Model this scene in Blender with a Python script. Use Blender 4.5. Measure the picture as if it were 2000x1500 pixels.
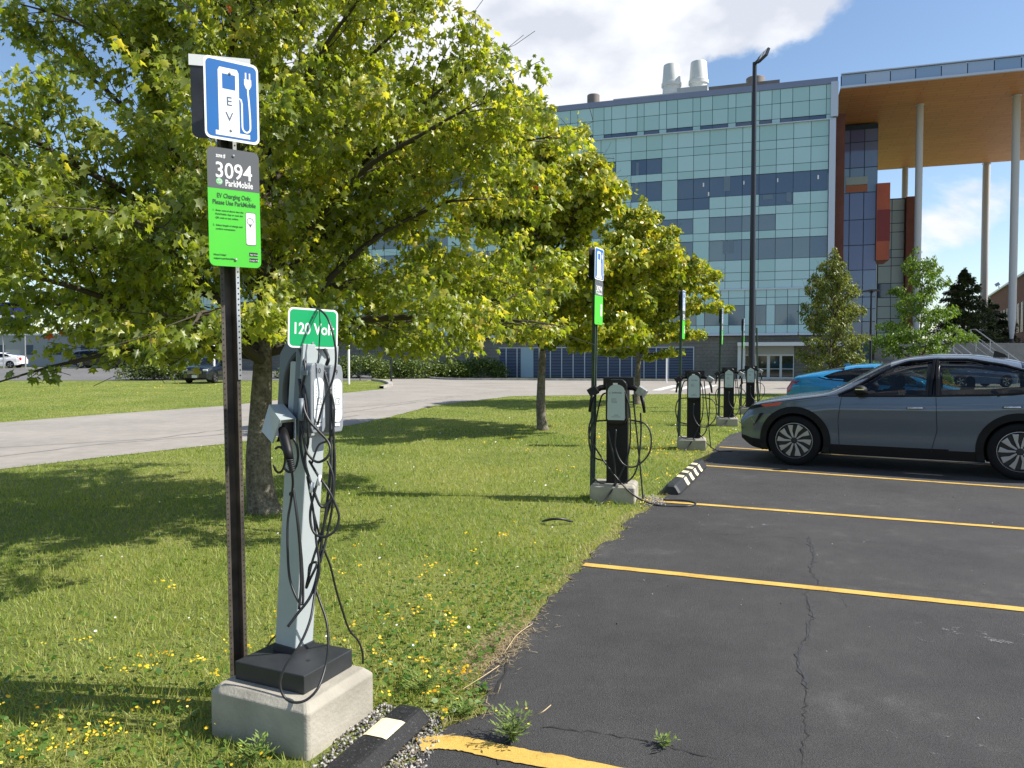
import bpy, bmesh, math, random
import numpy as np
from mathutils import Vector, Matrix, Euler
from math import radians as R, sin, cos, pi, sqrt, atan, atan2

for o in list(bpy.data.objects): bpy.data.objects.remove(o)
scn = bpy.context.scene
COL = scn.collection
# ------------------------------------------------------------------ camera
TH = atan(50/1500.0); CAMZ = 1.6
cam = bpy.data.cameras.new('camera'); camo = bpy.data.objects.new('camera', cam); COL.objects.link(camo)
camo.location = (0, 0, CAMZ); camo.rotation_euler = (pi/2 - TH, 0, 0)
cam.sensor_width = 36; cam.lens = 36*1500/2000.0; cam.clip_end = 3000; cam.clip_start = .05
scn.camera = camo
scn.render.resolution_x = 1024; scn.render.resolution_y = 768
# ------------------------------------------------------------------ light
SUN_EL = R(46); SD = Vector((1.0, -.10, 0)).normalized()      # towards the sun, level
W = bpy.data.worlds.new("World"); scn.world = W; W.use_nodes = True
nt = W.node_tree; nt.nodes.clear()
def wn(t, **k):
    n = nt.nodes.new(t)
    for a, b in k.items(): setattr(n, a, b)
    return n
sky = wn('ShaderNodeTexSky'); sky.sky_type = 'NISHITA'; sky.sun_disc = False
sky.sun_elevation = SUN_EL; sky.sun_rotation = atan2(SD.x, SD.y); sky.air_density = 1.0; sky.dust_density = .6; sky.ozone_density = 1.5
bg1 = wn('ShaderNodeBackground'); bg1.inputs[1].default_value = .108
hs = wn('ShaderNodeHueSaturation'); hs.inputs['Saturation'].default_value = 1.05
nt.links.new(sky.outputs[0], hs.inputs['Color']); nt.links.new(hs.outputs[0], bg1.inputs[0])
tc = wn('ShaderNodeTexCoord')
mp = wn('ShaderNodeMapping'); mp.inputs['Scale'].default_value = (1, 1, 1.9)
nt.links.new(tc.outputs['Generated'], mp.inputs[0])
nz = wn('ShaderNodeTexNoise'); nz.inputs['Scale'].default_value = 3.1; nz.inputs['Detail'].default_value = 11; nz.inputs['Roughness'].default_value = .60; nz.inputs['Distortion'].default_value = .25
nt.links.new(mp.outputs[0], nz.inputs['Vector'])
def wmath(op, a, b=None, c=None, clamp=False):
    n = wn('ShaderNodeMath', operation=op); n.use_clamp = clamp
    for i, v in enumerate((a, b, c)):
        if v is None: continue
        if hasattr(v, 'links'): nt.links.new(v, n.inputs[i])
        else: n.inputs[i].default_value = v
    return n.outputs[0]
def blob(d, wid, amp):
    """soft bump of cloud cover round a direction of the sky"""
    d = Vector(d).normalized()
    v = wn('ShaderNodeVectorMath', operation='DISTANCE'); v.inputs[1].default_value = d
    nt.links.new(tc.outputs['Generated'], v.inputs[0])
    q = wmath('DIVIDE', v.outputs['Value'], wid); q = wmath('MULTIPLY', q, q); q = wmath('MULTIPLY', q, -1)
    return wmath('MULTIPLY', wmath('EXPONENT', q), amp)
def pdir(px, py):
    v = -(py-750)/1500.; return ((px-1000)/1500., cos(TH)+v*sin(TH), -sin(TH)+v*cos(TH))
cov = nz.outputs['Fac']
for px, py, w_, a_ in ((960, 110, .20, .34), (1120, 50, .16, .22), (1500, 0, .12, .34), (1300, 20, .10, .2), (1870, 410, .06, .20), (1960, 400, .06, .14), (1560, 60, .06, .06), (1540, 150, .08, -.16), (1640, 160, .06, -.3), (560, 200, .12, .12), (1760, 560, .1, .12),
                       (1850, 40, .14, -.22), (60, 120, .22, -.22), (1400, 140, .07, -.26), (1940, 250, .10, -.1), (1900, 540, .09, -.22)):
    cov = wmath('ADD', cov, blob(pdir(px, py), w_, a_))
ramp = wn('ShaderNodeMapRange', interpolation_type='SMOOTHSTEP'); ramp.inputs['From Min'].default_value = .52; ramp.inputs['From Max'].default_value = .63
nt.links.new(cov, ramp.inputs['Value'])
nz2 = wn('ShaderNodeTexNoise'); nz2.inputs['Scale'].default_value = 7; nz2.inputs['Detail'].default_value = 6; nz2.inputs['Roughness'].default_value = .5
nt.links.new(mp.outputs[0], nz2.inputs['Vector'])
cr = wn('ShaderNodeValToRGB'); cr.color_ramp.elements[0].position = .43; cr.color_ramp.elements[0].color = (.66, .70, .79, 1)
cr.color_ramp.elements[1].position = .60; cr.color_ramp.elements[1].color = (.92, .94, .98, 1)
nt.links.new(nz2.outputs['Fac'], cr.inputs[0])
bg2 = wn('ShaderNodeBackground'); bg2.inputs[1].default_value = .70
nt.links.new(cr.outputs[0], bg2.inputs[0])
mx = wn('ShaderNodeMixShader'); nt.links.new(ramp.outputs[0], mx.inputs[0]); nt.links.new(bg1.outputs[0], mx.inputs[1]); nt.links.new(bg2.outputs[0], mx.inputs[2])
wo = wn('ShaderNodeOutputWorld'); nt.links.new(mx.outputs[0], wo.inputs[0])
sl = bpy.data.lights.new('sun', 'SUN'); sl.energy = 5.0; sl.angle = R(.5); sl.color = (1, .95, .87)
so = bpy.data.objects.new('sun', sl); COL.objects.link(so)
sv = Vector((SD.x*cos(SUN_EL), SD.y*cos(SUN_EL), sin(SUN_EL)))
so.rotation_euler = sv.to_track_quat('Z', 'Y').to_euler(); so.location = (20, -5, 20)
scn.view_settings.view_transform = 'Standard'; scn.view_settings.look = 'None'; scn.view_settings.exposure = 0.68; scn.view_settings.gamma = 1

# ------------------------------------------------------------------ helpers
def at(px, py, Y):
    """world point seen at photo pixel px,py at distance Y ahead of the camera"""
    v = -(py-750)/1500.; d = Vector(((px-1000)/1500., cos(TH)+v*sin(TH), -sin(TH)+v*cos(TH)))
    return Vector((0, 0, CAMZ)) + d*(Y/d.y)
def gr(px, py, z=0):
    v = -(py-750)/1500.; d = Vector(((px-1000)/1500., cos(TH)+v*sin(TH), -sin(TH)+v*cos(TH)))
    return Vector((0, 0, CAMZ)) + d*((z-CAMZ)/d.z)
def tag(o, label=None, cat=None, group=None, kind=None):
    if label: o['label'] = label
    if cat: o['category'] = cat
    if group: o['group'] = group
    if kind: o['kind'] = kind
    return o
def thing(name, label, cat, loc=(0, 0, 0), rz=0, group=None, tilt=(0, 0)):
    o = bpy.data.objects.new(name, None); COL.objects.link(o); o.empty_display_size = .2
    o.location = loc; o.rotation_euler = (tilt[0], tilt[1], rz); return tag(o, label, cat, group)
def copy_tree(o, parent=None):
    c = o.copy(); COL.objects.link(c); c.parent = parent
    for ch in list(o.children): copy_tree(ch, c)
    return c
def mesh_obj(name, me, mats, parent=None, smooth=False):
    for m in (mats if isinstance(mats, (list, tuple)) else [mats]): me.materials.append(m)
    if smooth: me.polygons.foreach_set('use_smooth', [True]*len(me.polygons))
    o = bpy.data.objects.new(name, me); COL.objects.link(o)
    if parent: o.parent = parent
    return o
def np_obj(name, V, F, mat, parent=None, smooth=False, attr=None, mi=None):
    """V (n,3), F (m,k) arrays; attr = per-vertex values for attribute 'rnd' """
    me = bpy.data.meshes.new(name); V = np.asarray(V, dtype=np.float32); F = np.asarray(F, dtype=np.int32)
    me.vertices.add(len(V)); me.vertices.foreach_set('co', V.ravel())
    k = F.shape[1]; me.loops.add(F.size); me.loops.foreach_set('vertex_index', F.ravel())
    me.polygons.add(len(F)); me.polygons.foreach_set('loop_start', np.arange(0, F.size, k, dtype=np.int32))
    me.update(calc_edges=True)
    if attr is not None:
        a = me.attributes.new('rnd', 'FLOAT', 'POINT'); a.data.foreach_set('value', np.asarray(attr, dtype=np.float32))
    o = mesh_obj(name, me, mat, parent, smooth)
    if mi is not None: me.polygons.foreach_set('material_index', np.asarray(mi, dtype=np.int32))
    me.validate(); return o

class MB:
    """collects shapes; build() links them as one mesh object"""
    def __init__(s): s.v = []; s.f = []; s.m = []
    def add(s, vs, fs, mi=0):
        b = len(s.v); s.v += [tuple(v) for v in vs]; s.f += [tuple(i+b for i in f) for f in fs]; s.m += [mi]*len(fs); return s
    def box(s, c, d, mi=0, rz=0, M=None):
        vs = []
        for z in (-.5, .5):
            for x, y in ((-.5, -.5), (.5, -.5), (.5, .5), (-.5, .5)):
                v = Vector((x*d[0], y*d[1], z*d[2]))
                if rz: v.rotate(Euler((0, 0, rz)))
                if M: v = M @ v
                vs.append(v + Vector(c))
        return s.add(vs, [(3, 2, 1, 0), (4, 5, 6, 7), (0, 1, 5, 4), (1, 2, 6, 5), (2, 3, 7, 6), (3, 0, 4, 7)], mi)
    def prism(s, pts, z0, z1, mi=0, M=None):
        """pts 2D CCW, extruded in z; M maps"""
        n = len(pts); vs = [Vector((x, y, z0)) for x, y in pts] + [Vector((x, y, z1)) for x, y in pts]
        if M: vs = [M @ v for v in vs]
        return s.add(vs, [tuple(range(n))[::-1], tuple(range(n, 2*n))] + [(i, (i+1) % n, n+(i+1) % n, n+i) for i in range(n)], mi)
    def lathe(s, prof, c=(0, 0, 0), n=24, mi=0, M=None, cap=True):
        vs = []; fs = []
        for r, z in prof:
            for i in range(n):
                v = Vector((r*cos(2*pi*i/n), r*sin(2*pi*i/n), z))
                if M: v = M @ v
                vs.append(v+Vector(c))
        for j in range(len(prof)-1):
            for i in range(n): fs.append((j*n+i, j*n+(i+1) % n, (j+1)*n+(i+1) % n, (j+1)*n+i))
        if cap: fs.append(tuple(range(n))[::-1]); fs.append(tuple((len(prof)-1)*n+i for i in range(n)))
        return s.add(vs, fs, mi)
    def tube(s, pts, r, n=8, mi=0, cap=True, r1=None):
        pts = [Vector(p) for p in pts]; m = len(pts); vs = []; fs = []
        up = Vector((0, 0, 1)); prev = None
        for i, p in enumerate(pts):
            t = (pts[min(i+1, m-1)]-pts[max(i-1, 0)])
            if t.length < 1e-9: t = Vector((0, 0, 1))
            t.normalize()
            if prev is None:
                a = t.cross(up)
                if a.length < .05: a = t.cross(Vector((1, 0, 0)))
                a.normalize()
            else:
                a = prev - t*prev.dot(t)
                if a.length < 1e-6: a = t.orthogonal()
                a.normalize()
            prev = a; b = t.cross(a)
            rr = r if not callable(r) and r1 is None else (r(i/(m-1)) if callable(r) else r+(r1-r)*i/(m-1))
            for k in range(n):
                q = 2*pi*k/n; vs.append(p+(a*cos(q)+b*sin(q))*rr)
        for i in range(m-1):
            for k in range(n): fs.append((i*n+k, i*n+(k+1) % n, (i+1)*n+(k+1) % n, (i+1)*n+k))
        if cap: fs.append(tuple(range(n))[::-1]); fs.append(tuple((m-1)*n+k for k in range(n)))
        return s.add(vs, fs, mi)
    def build(s, name, mats, parent=None, smooth=False, bevel=0, seg=2, auto=None, M=None):
        me = bpy.data.meshes.new(name); me.from_pydata([tuple(M @ Vector(v)) for v in s.v] if M else s.v, [], s.f); me.update()
        o = mesh_obj(name, me, mats, parent, smooth)
        if any(s.m): me.polygons.foreach_set('material_index', s.m)
        bm = bmesh.new(); bm.from_mesh(me); bmesh.ops.recalc_face_normals(bm, faces=bm.faces); bm.to_mesh(me); bm.free()
        if bevel:
            b = o.modifiers.new('bevel', 'BEVEL'); b.width = bevel; b.segments = seg; b.limit_method = 'ANGLE'; b.angle_limit = R(35)
        if auto:
            me.polygons.foreach_set('use_smooth', [True]*len(me.polygons))
            e = o.modifiers.new('es', 'EDGE_SPLIT'); e.split_angle = R(auto)
        return o
def spline(pts, n=8):
    """Catmull-Rom through 3D points"""
    P = [Vector(p) for p in pts]; P = [P[0]*2-P[1]] + P + [P[-1]*2-P[-2]]; out = []
    for i in range(1, len(P)-2):
        a, b, c, d = P[i-1:i+3]
        for k in range(n):
            t = k/n; out.append(.5*((2*b)+(c-a)*t+(2*a-5*b+4*c-d)*t*t+(3*b-a-3*c+d)*t**3))
    out.append(P[-2]); return out
def rrect(w, h, r, n=5, cx=0, cy=0):
    p = []
    for sx, sy, a0 in ((1, 1, 0), (-1, 1, 90), (-1, -1, 180), (1, -1, 270)):
        for i in range(n+1):
            a = R(a0+90*i/n); p.append((cx+sx*(w/2-r)+r*cos(a), cy+sy*(h/2-r)+r*sin(a)))
    return p
def inpoly(X, Y, poly):
    X = np.asarray(X); Y = np.asarray(Y); c = np.zeros(X.shape, bool); n = len(poly)
    for i in range(n):
        x0, y0 = poly[i][0], poly[i][1]; x1, y1 = poly[(i+1) % n][0], poly[(i+1) % n][1]
        if y0 == y1: continue
        t = ((y0 > Y) != (y1 > Y)) & (X < (x1-x0)*(Y-y0)/(y1-y0)+x0); c ^= t
    return c
# ------------------------------------------------------------------ materials
def mat(name, col, rough=.6, metal=0, spec=.5, noise=None, bump=None, coat=0, alpha=None):
    """noise=(scale, amount, detail) darkens/lightens; bump=(scale, strength)"""
    m = bpy.data.materials.new(name); m.use_nodes = True; t = m.node_tree; b = t.nodes['Principled BSDF']
    b.inputs['Base Color'].default_value = (*col, 1); b.inputs['Roughness'].default_value = rough; b.inputs['Metallic'].default_value = metal
    b.inputs['Specular IOR Level'].default_value = spec; b.inputs['Coat Weight'].default_value = coat
    tcn = t.nodes.new('ShaderNodeTexCoord')
    if noise:
        n = t.nodes.new('ShaderNodeTexNoise'); n.inputs['Scale'].default_value = noise[0]; n.inputs['Detail'].default_value = noise[2] if len(noise) > 2 else 5
        t.links.new(tcn.outputs['Object'], n.inputs['Vector'])
        mr = t.nodes.new('ShaderNodeMapRange'); mr.inputs[1].default_value = .3; mr.inputs[2].default_value = .7; mr.inputs[3].default_value = 1-noise[1]; mr.inputs[4].default_value = 1+noise[1]
        t.links.new(n.outputs['Fac'], mr.inputs[0])
        mm = t.nodes.new('ShaderNodeVectorMath'); mm.operation = 'SCALE'; mm.inputs[0].default_value = col
        t.links.new(mr.outputs[0], mm.inputs['Scale']); t.links.new(mm.outputs[0], b.inputs['Base Color'])
    if bump:
        n = t.nodes.new('ShaderNodeTexNoise'); n.inputs['Scale'].default_value = bump[0]; n.inputs['Detail'].default_value = 4
        t.links.new(tcn.outputs['Object'], n.inputs['Vector'])
        bp = t.nodes.new('ShaderNodeBump'); bp.inputs['Strength'].default_value = bump[1]; bp.inputs['Distance'].default_value = bump[2] if len(bump) > 2 else .01
        t.links.new(n.outputs['Fac'], bp.inputs['Height']); t.links.new(bp.outputs[0], b.inputs['Normal'])
    return m
def ground_mat(name, stops, scales, rough=.9, bump=(200, .4, .01), mixes=(.5, .5), spec=.3, extra=None):
    """colour ramp over a blend of two noises, plus speckle"""
    m = bpy.data.materials.new(name); m.use_nodes = True; t = m.node_tree; b = t.nodes['Principled BSDF']
    b.inputs['Roughness'].default_value = rough; b.inputs['Specular IOR Level'].default_value = spec
    g = t.nodes.new('ShaderNodeTexCoord')
    def N(sc, det=5, ro=.55):
        n = t.nodes.new('ShaderNodeTexNoise'); n.inputs['Scale'].default_value = sc; n.inputs['Detail'].default_value = det; n.inputs['Roughness'].default_value = ro
        t.links.new(g.outputs['Object'], n.inputs['Vector']); return n.outputs['Fac']
    a = N(scales[0]); c = N(scales[1], 3, .6)
    mx = t.nodes.new('ShaderNodeMix'); mx.inputs[0].default_value = mixes[0]; t.links.new(a, mx.inputs[2]); t.links.new(c, mx.inputs[3])
    r = t.nodes.new('ShaderNodeValToRGB'); els = r.color_ramp.elements
    while len(els) < len(stops): els.new(.5)
    for e, (p, col) in zip(els, stops): e.position = p; e.color = (*col, 1)
    t.links.new(mx.outputs[0], r.inputs[0]); out = r.outputs[0]
    if len(scales) > 2:
        s = N(scales[2], 2, .7); mr = t.nodes.new('ShaderNodeMapRange'); mr.inputs[1].default_value = .3; mr.inputs[2].default_value = .72; mr.inputs[3].default_value = 1-mixes[1]; mr.inputs[4].default_value = 1+mixes[1]
        t.links.new(s, mr.inputs[0]); vm = t.nodes.new('ShaderNodeVectorMath'); vm.operation = 'SCALE'
        t.links.new(out, vm.inputs[0]); t.links.new(mr.outputs[0], vm.inputs['Scale']); out = vm.outputs[0]
    t.links.new(out, b.inputs['Base Color'])
    bn = N(bump[0], 4, .6); bp = t.nodes.new('ShaderNodeBump'); bp.inputs['Strength'].default_value = bump[1]; bp.inputs['Distance'].default_value = bump[2]
    t.links.new(bn, bp.inputs['Height']); t.links.new(bp.outputs[0], b.inputs['Normal'])
    return m
def leaf_mat(name, stops, trans=.45, tr_gain=(1.5, 1.45, .6), rough=.45, spec=.5, back=None):
    m = bpy.data.materials.new(name); m.use_nodes = True; t = m.node_tree; t.nodes.clear()
    at_ = t.nodes.new('ShaderNodeAttribute'); at_.attribute_name = 'rnd'
    r = t.nodes.new('ShaderNodeValToRGB'); els = r.color_ramp.elements
    while len(els) < len(stops): els.new(.5)
    for e, (p, c) in zip(els, stops): e.position = p; e.color = (*c, 1)
    t.links.new(at_.outputs['Fac'], r.inputs[0]); col = r.outputs[0]
    if back:
        ge = t.nodes.new('ShaderNodeNewGeometry'); mc = t.nodes.new('ShaderNodeMix'); mc.data_type = 'RGBA'
        t.links.new(ge.outputs['Backfacing'], mc.inputs[0]); t.links.new(col, mc.inputs[6]); mc.inputs[7].default_value = (*back, 1); col = mc.outputs[2]
    p = t.nodes.new('ShaderNodeBsdfPrincipled'); p.inputs['Roughness'].default_value = rough; p.inputs['Specular IOR Level'].default_value = spec
    t.links.new(col, p.inputs['Base Color'])
    tr = t.nodes.new('ShaderNodeBsdfTranslucent'); vm = t.nodes.new('ShaderNodeVectorMath'); vm.operation = 'MULTIPLY'; vm.inputs[1].default_value = tr_gain
    t.links.new(r.outputs[0], vm.inputs[0]); t.links.new(vm.outputs[0], tr.inputs[0])
    ms = t.nodes.new('ShaderNodeMixShader'); ms.inputs[0].default_value = trans
    t.links.new(p.outputs[0], ms.inputs[1]); t.links.new(tr.outputs[0], ms.inputs[2])
    o = t.nodes.new('ShaderNodeOutputMaterial'); t.links.new(ms.outputs[0], o.inputs[0]); return m
def glass_mat(name, tint, gl=.12, ior=1.45):
    m = bpy.data.materials.new(name); m.use_nodes = True; t = m.node_tree; t.nodes.clear()
    tr = t.nodes.new('ShaderNodeBsdfTransparent'); tr.inputs[0].default_value = (*tint, 1)
    g = t.nodes.new('ShaderNodeBsdfGlossy'); g.inputs['Roughness'].default_value = .02; g.inputs[0].default_value = (1, 1, 1, 1)
    f = t.nodes.new('ShaderNodeFresnel'); f.inputs[0].default_value = ior
    ms = t.nodes.new('ShaderNodeMixShader'); t.links.new(f.outputs[0], ms.inputs[0]); t.links.new(tr.outputs[0], ms.inputs[1]); t.links.new(g.outputs[0], ms.inputs[2])
    o = t.nodes.new('ShaderNodeOutputMaterial'); t.links.new(ms.outputs[0], o.inputs[0]); return m

M = {}
M['grass_soil'] = ground_mat('grass_soil', [(.30, (.095, .13, .028)), (.48, (.175, .205, .045)), (.60, (.24, .245, .07)), (.75, (.30, .27, .11))], (.35, 9, 60), bump=(90, .8, .03), mixes=(.35, .45))
M['asphalt'] = ground_mat('asphalt', [(.32, (.037, .036, .036)), (.47, (.050, .048, .048)), (.58, (.059, .057, .056)), (.70, (.098, .095, .092))], (.9, 5.0, 150), rough=.78, bump=(170, 1.0, .010), mixes=(.35, .55), spec=.35)
M['old_asphalt'] = ground_mat('old_asphalt', [(.3, (.22, .205, .18)), (.5, (.285, .262, .232)), (.72, (.35, .32, .285))], (.4, 3.5, 120), rough=.9, bump=(150, .5, .01), mixes=(.45, .18))
M['far_asphalt'] = ground_mat('far_asphalt', [(.3, (.10, .10, .10)), (.7, (.17, .165, .16))], (.2, 3), rough=.9)
M['paint_yellow'] = ground_mat('paint_yellow', [(.30, (.10, .085, .05)), (.40, (.44, .28, .06)), (.50, (.56, .36, .08)), (.7, (.62, .42, .11))], (4, 90), rough=.75, bump=(230, .7, .006), mixes=(.45, .5))
M['paint_white'] = mat('paint_white', (.62, .62, .58), .7, noise=(6, .15))
M['crack'] = mat('crack', (.016, .016, .016), .95)
M['worn'] = mat('worn', (.07, .07, .072), .9, noise=(40, .4))
M['concrete'] = mat('concrete', (.33, .305, .25), .9, noise=(5, .22), bump=(60, .5, .006))
M['kerb'] = mat('kerb', (.34, .32, .29), .9, noise=(3, .3))
M['black_plastic'] = mat('black_plastic', (.008, .008, .009), .5, spec=.3, bump=(300, .1, .001))
M['black_gloss'] = mat('black_gloss', (.006, .006, .007), .28, spec=.35)
M['base_black'] = mat('base_black', (.022, .024, .027), .5, noise=(15, .15))
M['rubber'] = mat('rubber', (.013, .013, .014), .5, noise=(80, .3))
M['cable'] = mat('cable', (.016, .016, .017), .42)
M['stop_rubber'] = ground_mat('stop_rubber', [(.35, (.010, .010, .011)), (.62, (.02, .02, .02)), (.68, (.10, .10, .10))], (120, 60), rough=.6, bump=(140, .9, .004))
M['reflector'] = mat('reflector', (.80, .70, .42), .5, noise=(30, .08), bump=(60, .3, .002))
M['grey_paint'] = mat('grey_paint', (.36, .40, .40), .42, noise=(5, .06))
M['grey_dark'] = mat('grey_dark', (.12, .15, .175), .45, noise=(5, .08))
M['grey_plastic'] = mat('grey_plastic', (.20, .22, .235), .5)
M['face_white'] = mat('face_white', (.66, .70, .70), .35)
M['sign_white'] = mat('sign_white', (.80, .80, .78), .35)
M['sign_blue'] = mat('sign_blue', (.008, .115, .36), .35, noise=(6, .05))
M['sign_green'] = mat('sign_green', (.0, .34, .11), .35)
M['zone_green'] = mat('zone_green', (.07, .52, .03), .4, noise=(5, .05))
M['zone_grey'] = mat('zone_grey', (.085, .09, .095), .45)
M['ink'] = mat('ink', (.01, .07, .02), .5)
M['black_ink'] = mat('black_ink', (.02, .02, .022), .5)
M['sign_back'] = mat('sign_back', (.05, .05, .055), .4, .6, noise=(6, .3))
M['alu'] = mat('alu', (.62, .62, .62), .35, .8, noise=(10, .1))
M['post_green'] = mat('post_green', (.045, .075, .055), .5, .1, noise=(9, .25))
M['galv'] = mat('galv', (.36, .37, .37), .45, .5, noise=(30, .2))
M['pole_black'] = mat('pole_black', (.012, .014, .022), .4)
M['bark'] = ground_mat('bark', [(.3, (.05, .04, .03)), (.46, (.14, .12, .09)), (.6, (.25, .22, .17)), (.75, (.34, .31, .25))], (9, 34), bump=(38, 1.0, .03), mixes=(.5, .2), rough=.95)
M['twig'] = mat('twig', (.055, .045, .030), .9)
# ------------------------------------------------------------------ ground, roads
def sm(t): t = np.clip(t, 0, 1); return t*t*(3-2*t)
def hgt(x, y):
    """the far left car park lies a little higher"""
    return .75*sm((np.asarray(y, float)-54)/22)*sm((-np.asarray(x, float)-8)/8)
def grid_sheet(name, xs, ys, dz, m, label=None):
    X, Y = np.meshgrid(xs, ys); Z = hgt(X, Y)+dz; nx, ny = len(xs), len(ys)
    V = np.stack([X.ravel(), Y.ravel(), Z.ravel()], 1); i = (np.arange(ny-1)[:, None]*nx+np.arange(nx-1)[None]).ravel()
    o = np_obj(name, V, np.stack([i, i+1, i+nx+1, i+nx], 1), m, smooth=True); tag(o, kind='structure', label=label); return o
xs = np.concatenate([[-900, -400, -200], np.arange(-120, 121, 3.), [200, 400, 900]]); ys = np.concatenate([[-60, -20], np.arange(-5, 130, 3.), [180, 300, 700, 1500]])
grid_sheet('ground', xs, ys, 0, M['grass_soil'])
def sheet(name, pts, z, m):
    from mathutils.geometry import delaunay_2d_cdt
    P = [Vector((p[0], p[1])) for p in pts]; n = len(P)
    vv, ee, ff, *_ = delaunay_2d_cdt(P, [], [list(range(n))], 1, 1e-5)
    me = bpy.data.meshes.new(name); me.from_pydata([(v.x, v.y, z) for v in vv], [], [tuple(f) for f in ff]); me.update()
    bm = bmesh.new(); bm.from_mesh(me); bm.normal_update()
    for f in bm.faces:
        if f.normal.z < 0: f.normal_flip()
    bm.to_mesh(me); bm.free(); return mesh_obj(name, me, m)
def rough_line(pts, amp, step, seed):
    """subdivide a 2D polyline and jitter it"""
    rn = random.Random(seed); out = []
    for a, b in zip(pts[:-1], pts[1:]):
        a = Vector((a[0], a[1])); b = Vector((b[0], b[1])); L = (b-a).length; n = max(1, int(L/step)); nn = Vector((-(b-a).y, (b-a).x)).normalized()
        for i in range(n): out.append(tuple(a.lerp(b, i/n) + nn*rn.gauss(0, amp)))
    out.append((pts[-1][0], pts[-1][1])); return out
edge_px = [(800, 1500), (838, 1440), (905, 1404), (945, 1396), (935, 1340), (958, 1300), (985, 1265), (1040, 1210), (1090, 1150), (1140, 1105), (1170, 1065), (1212, 1052), (1222, 1020), (1262, 1000), (1285, 975), (1300, 972), (1372, 910), (1385, 890), (1400, 872), (1425, 850)]
edge_w = [gr(*p) for p in edge_px]; edge_w = [Vector((-1.35, .3, 0)), Vector((-.72, 1.9, 0)), Vector((-.55, 2.6, 0))]+edge_w+[Vector((5.6, 17.6, 0)), Vector((6.7, 20, 0)), Vector((7.7, 22.2, 0)), Vector((9.3, 26, 0)), Vector((10.6, 29.5, 0))]
edge_l = rough_line([(p.x, p.y) for p in edge_w], .018, .10, 3)
LOT = edge_l + [(11, 31.5), (14, 32.5), (50, 33), (70, 30), (70, -15), (-1.2, -15)]
tag(sheet('parking_lot', LOT, .012, M['asphalt']), kind='structure')
low = [(-500, 985), (-200, 945), (0, 918), (200, 893), (440, 868), (650, 840), (760, 815), (850, 792), (1000, 774), (1150, 772), (1300, 770), (1420, 770)]
up = [(1560, 743.5), (1440, 745), (1200, 744), (1000, 743), (880, 742), (830, 739), (800, 737.5)]
tip = [(730, 743.5), (745, 746), (760, 750), (765, 754), (750, 760), (660, 769), (440, 793), (200, 810), (0, 826), (-200, 843), (-500, 865)]
roadw = [gr(*p) for p in low]
ROAD = rough_line([(p.x, p.y) for p in roadw], .03, .4, 8) + [(10.8, 34.5), (16, 36), (40, 38), (70, 38), (70, 52), (30, 52.5)] + [(gr(*p).x, gr(*p).y) for p in up] + [(-11, 62), (-16, 62), (-60, 66), (-120, 68), (-120, 61), (-60, 57.5), (-20, 55)] + [(gr(*p).x, gr(*p).y) for p in tip]
# the road is split in a flat part and the far car park that climbs with the ground
ROADP = [q for q in ROAD]
cut = [p for p in ROAD if not (p[1] > 56 and p[0] < -9)]
tag(sheet('road', cut, .008, M['old_asphalt']), kind='structure')
LOT2 = [(-11, 53.5), (-6, 62), (-10, 64), (-14, 70)]
grid_sheet('far_parking_lot', np.linspace(-120, -10.5, 60), np.linspace(54.8, 74, 16), .016, M['far_asphalt'])
# kerb along the far side of the road
kb = MB()
kp = [gr(*p) for p in up[:6]]; kp = [Vector((30, 52.5, 0))]+kp
kl = spline([(p.x, p.y+.12, 0) for p in kp], 6)
for a, b in zip(kl[:-1], kl[1:]):
    d = (b-a); n = Vector((-d.y, d.x, 0)).normalized()*.09
    kb.add([a-n, b-n, b+n, a+n, a-n+Vector((0, 0, .15)), b-n+Vector((0, 0, .15)), b+n+Vector((0, 0, .15)), a+n+Vector((0, 0, .15))], [(4, 5, 6, 7), (0, 1, 5, 4), (2, 3, 7, 6)])
tag(kb.build('road_kerb', M['kerb']), kind='structure')
kb = MB(); kl = spline([gr(*p)+Vector((0, 0, 0)) for p in ((728, 743.4), (748, 746), (760, 750), (762, 754), (745, 759))], 6)
for a, b in zip(kl[:-1], kl[1:]):
    d = (b-a); n = Vector((-d.y, d.x, 0)).normalized()*.12
    kb.add([a-n, b-n, b+n, a+n, a-n+Vector((0, 0, .14)), b-n+Vector((0, 0, .14)), b+n+Vector((0, 0, .14)), a+n+Vector((0, 0, .14))], [(4, 5, 6, 7), (0, 1, 5, 4), (2, 3, 7, 6)])
tag(kb.build('median_kerb', M['kerb']), kind='structure')
# crosswalk bars
b = MB()
for px in (1272, 1308, 1345):
    q = [gr(px, 763), gr(px+18, 763), gr(px+58, 753), gr(px+40, 753)]
    b.add([(p.x, p.y, .013) for p in q], [(0, 1, 2, 3)])
tag(b.build('crosswalk_marking', M['paint_white']), kind='structure')
# seams and cracks on the old road
def ribbon(b, pts, w, z, seed=0, jit=.0, wj=.3):
    rn = random.Random(seed); P = [Vector((p[0], p[1], z)) for p in pts]; vs = []
    for i, p in enumerate(P):
        d = P[min(i+1, len(P)-1)]-P[max(i-1, 0)]; n = Vector((-d.y, d.x, 0)).normalized(); ww = w*(1+rn.uniform(-wj, wj))/2; p = p+n*rn.gauss(0, jit); vs += [p-n*ww, p+n*ww]
    b.add(vs, [(2*i, 2*i+1, 2*i+3, 2*i+2) for i in range(len(P)-1)])
b = MB()
for k, l in enumerate(([(0, 875), (300, 858), (600, 818), (820, 785), (1000, 762), (1250, 760)], [(-100, 905), (200, 868), (430, 850), (700, 812)], [(640, 800), (760, 790), (900, 772), (1100, 768)])):
    pl = rough_line([tuple(gr(*p))[:2] for p in l], .02, .25, k); ribbon(b, pl, .03, .013, k, .01)
tag(b.build('road_crack', mat('road_seam', (.13, .12, .11), .9)), kind='structure')
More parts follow.
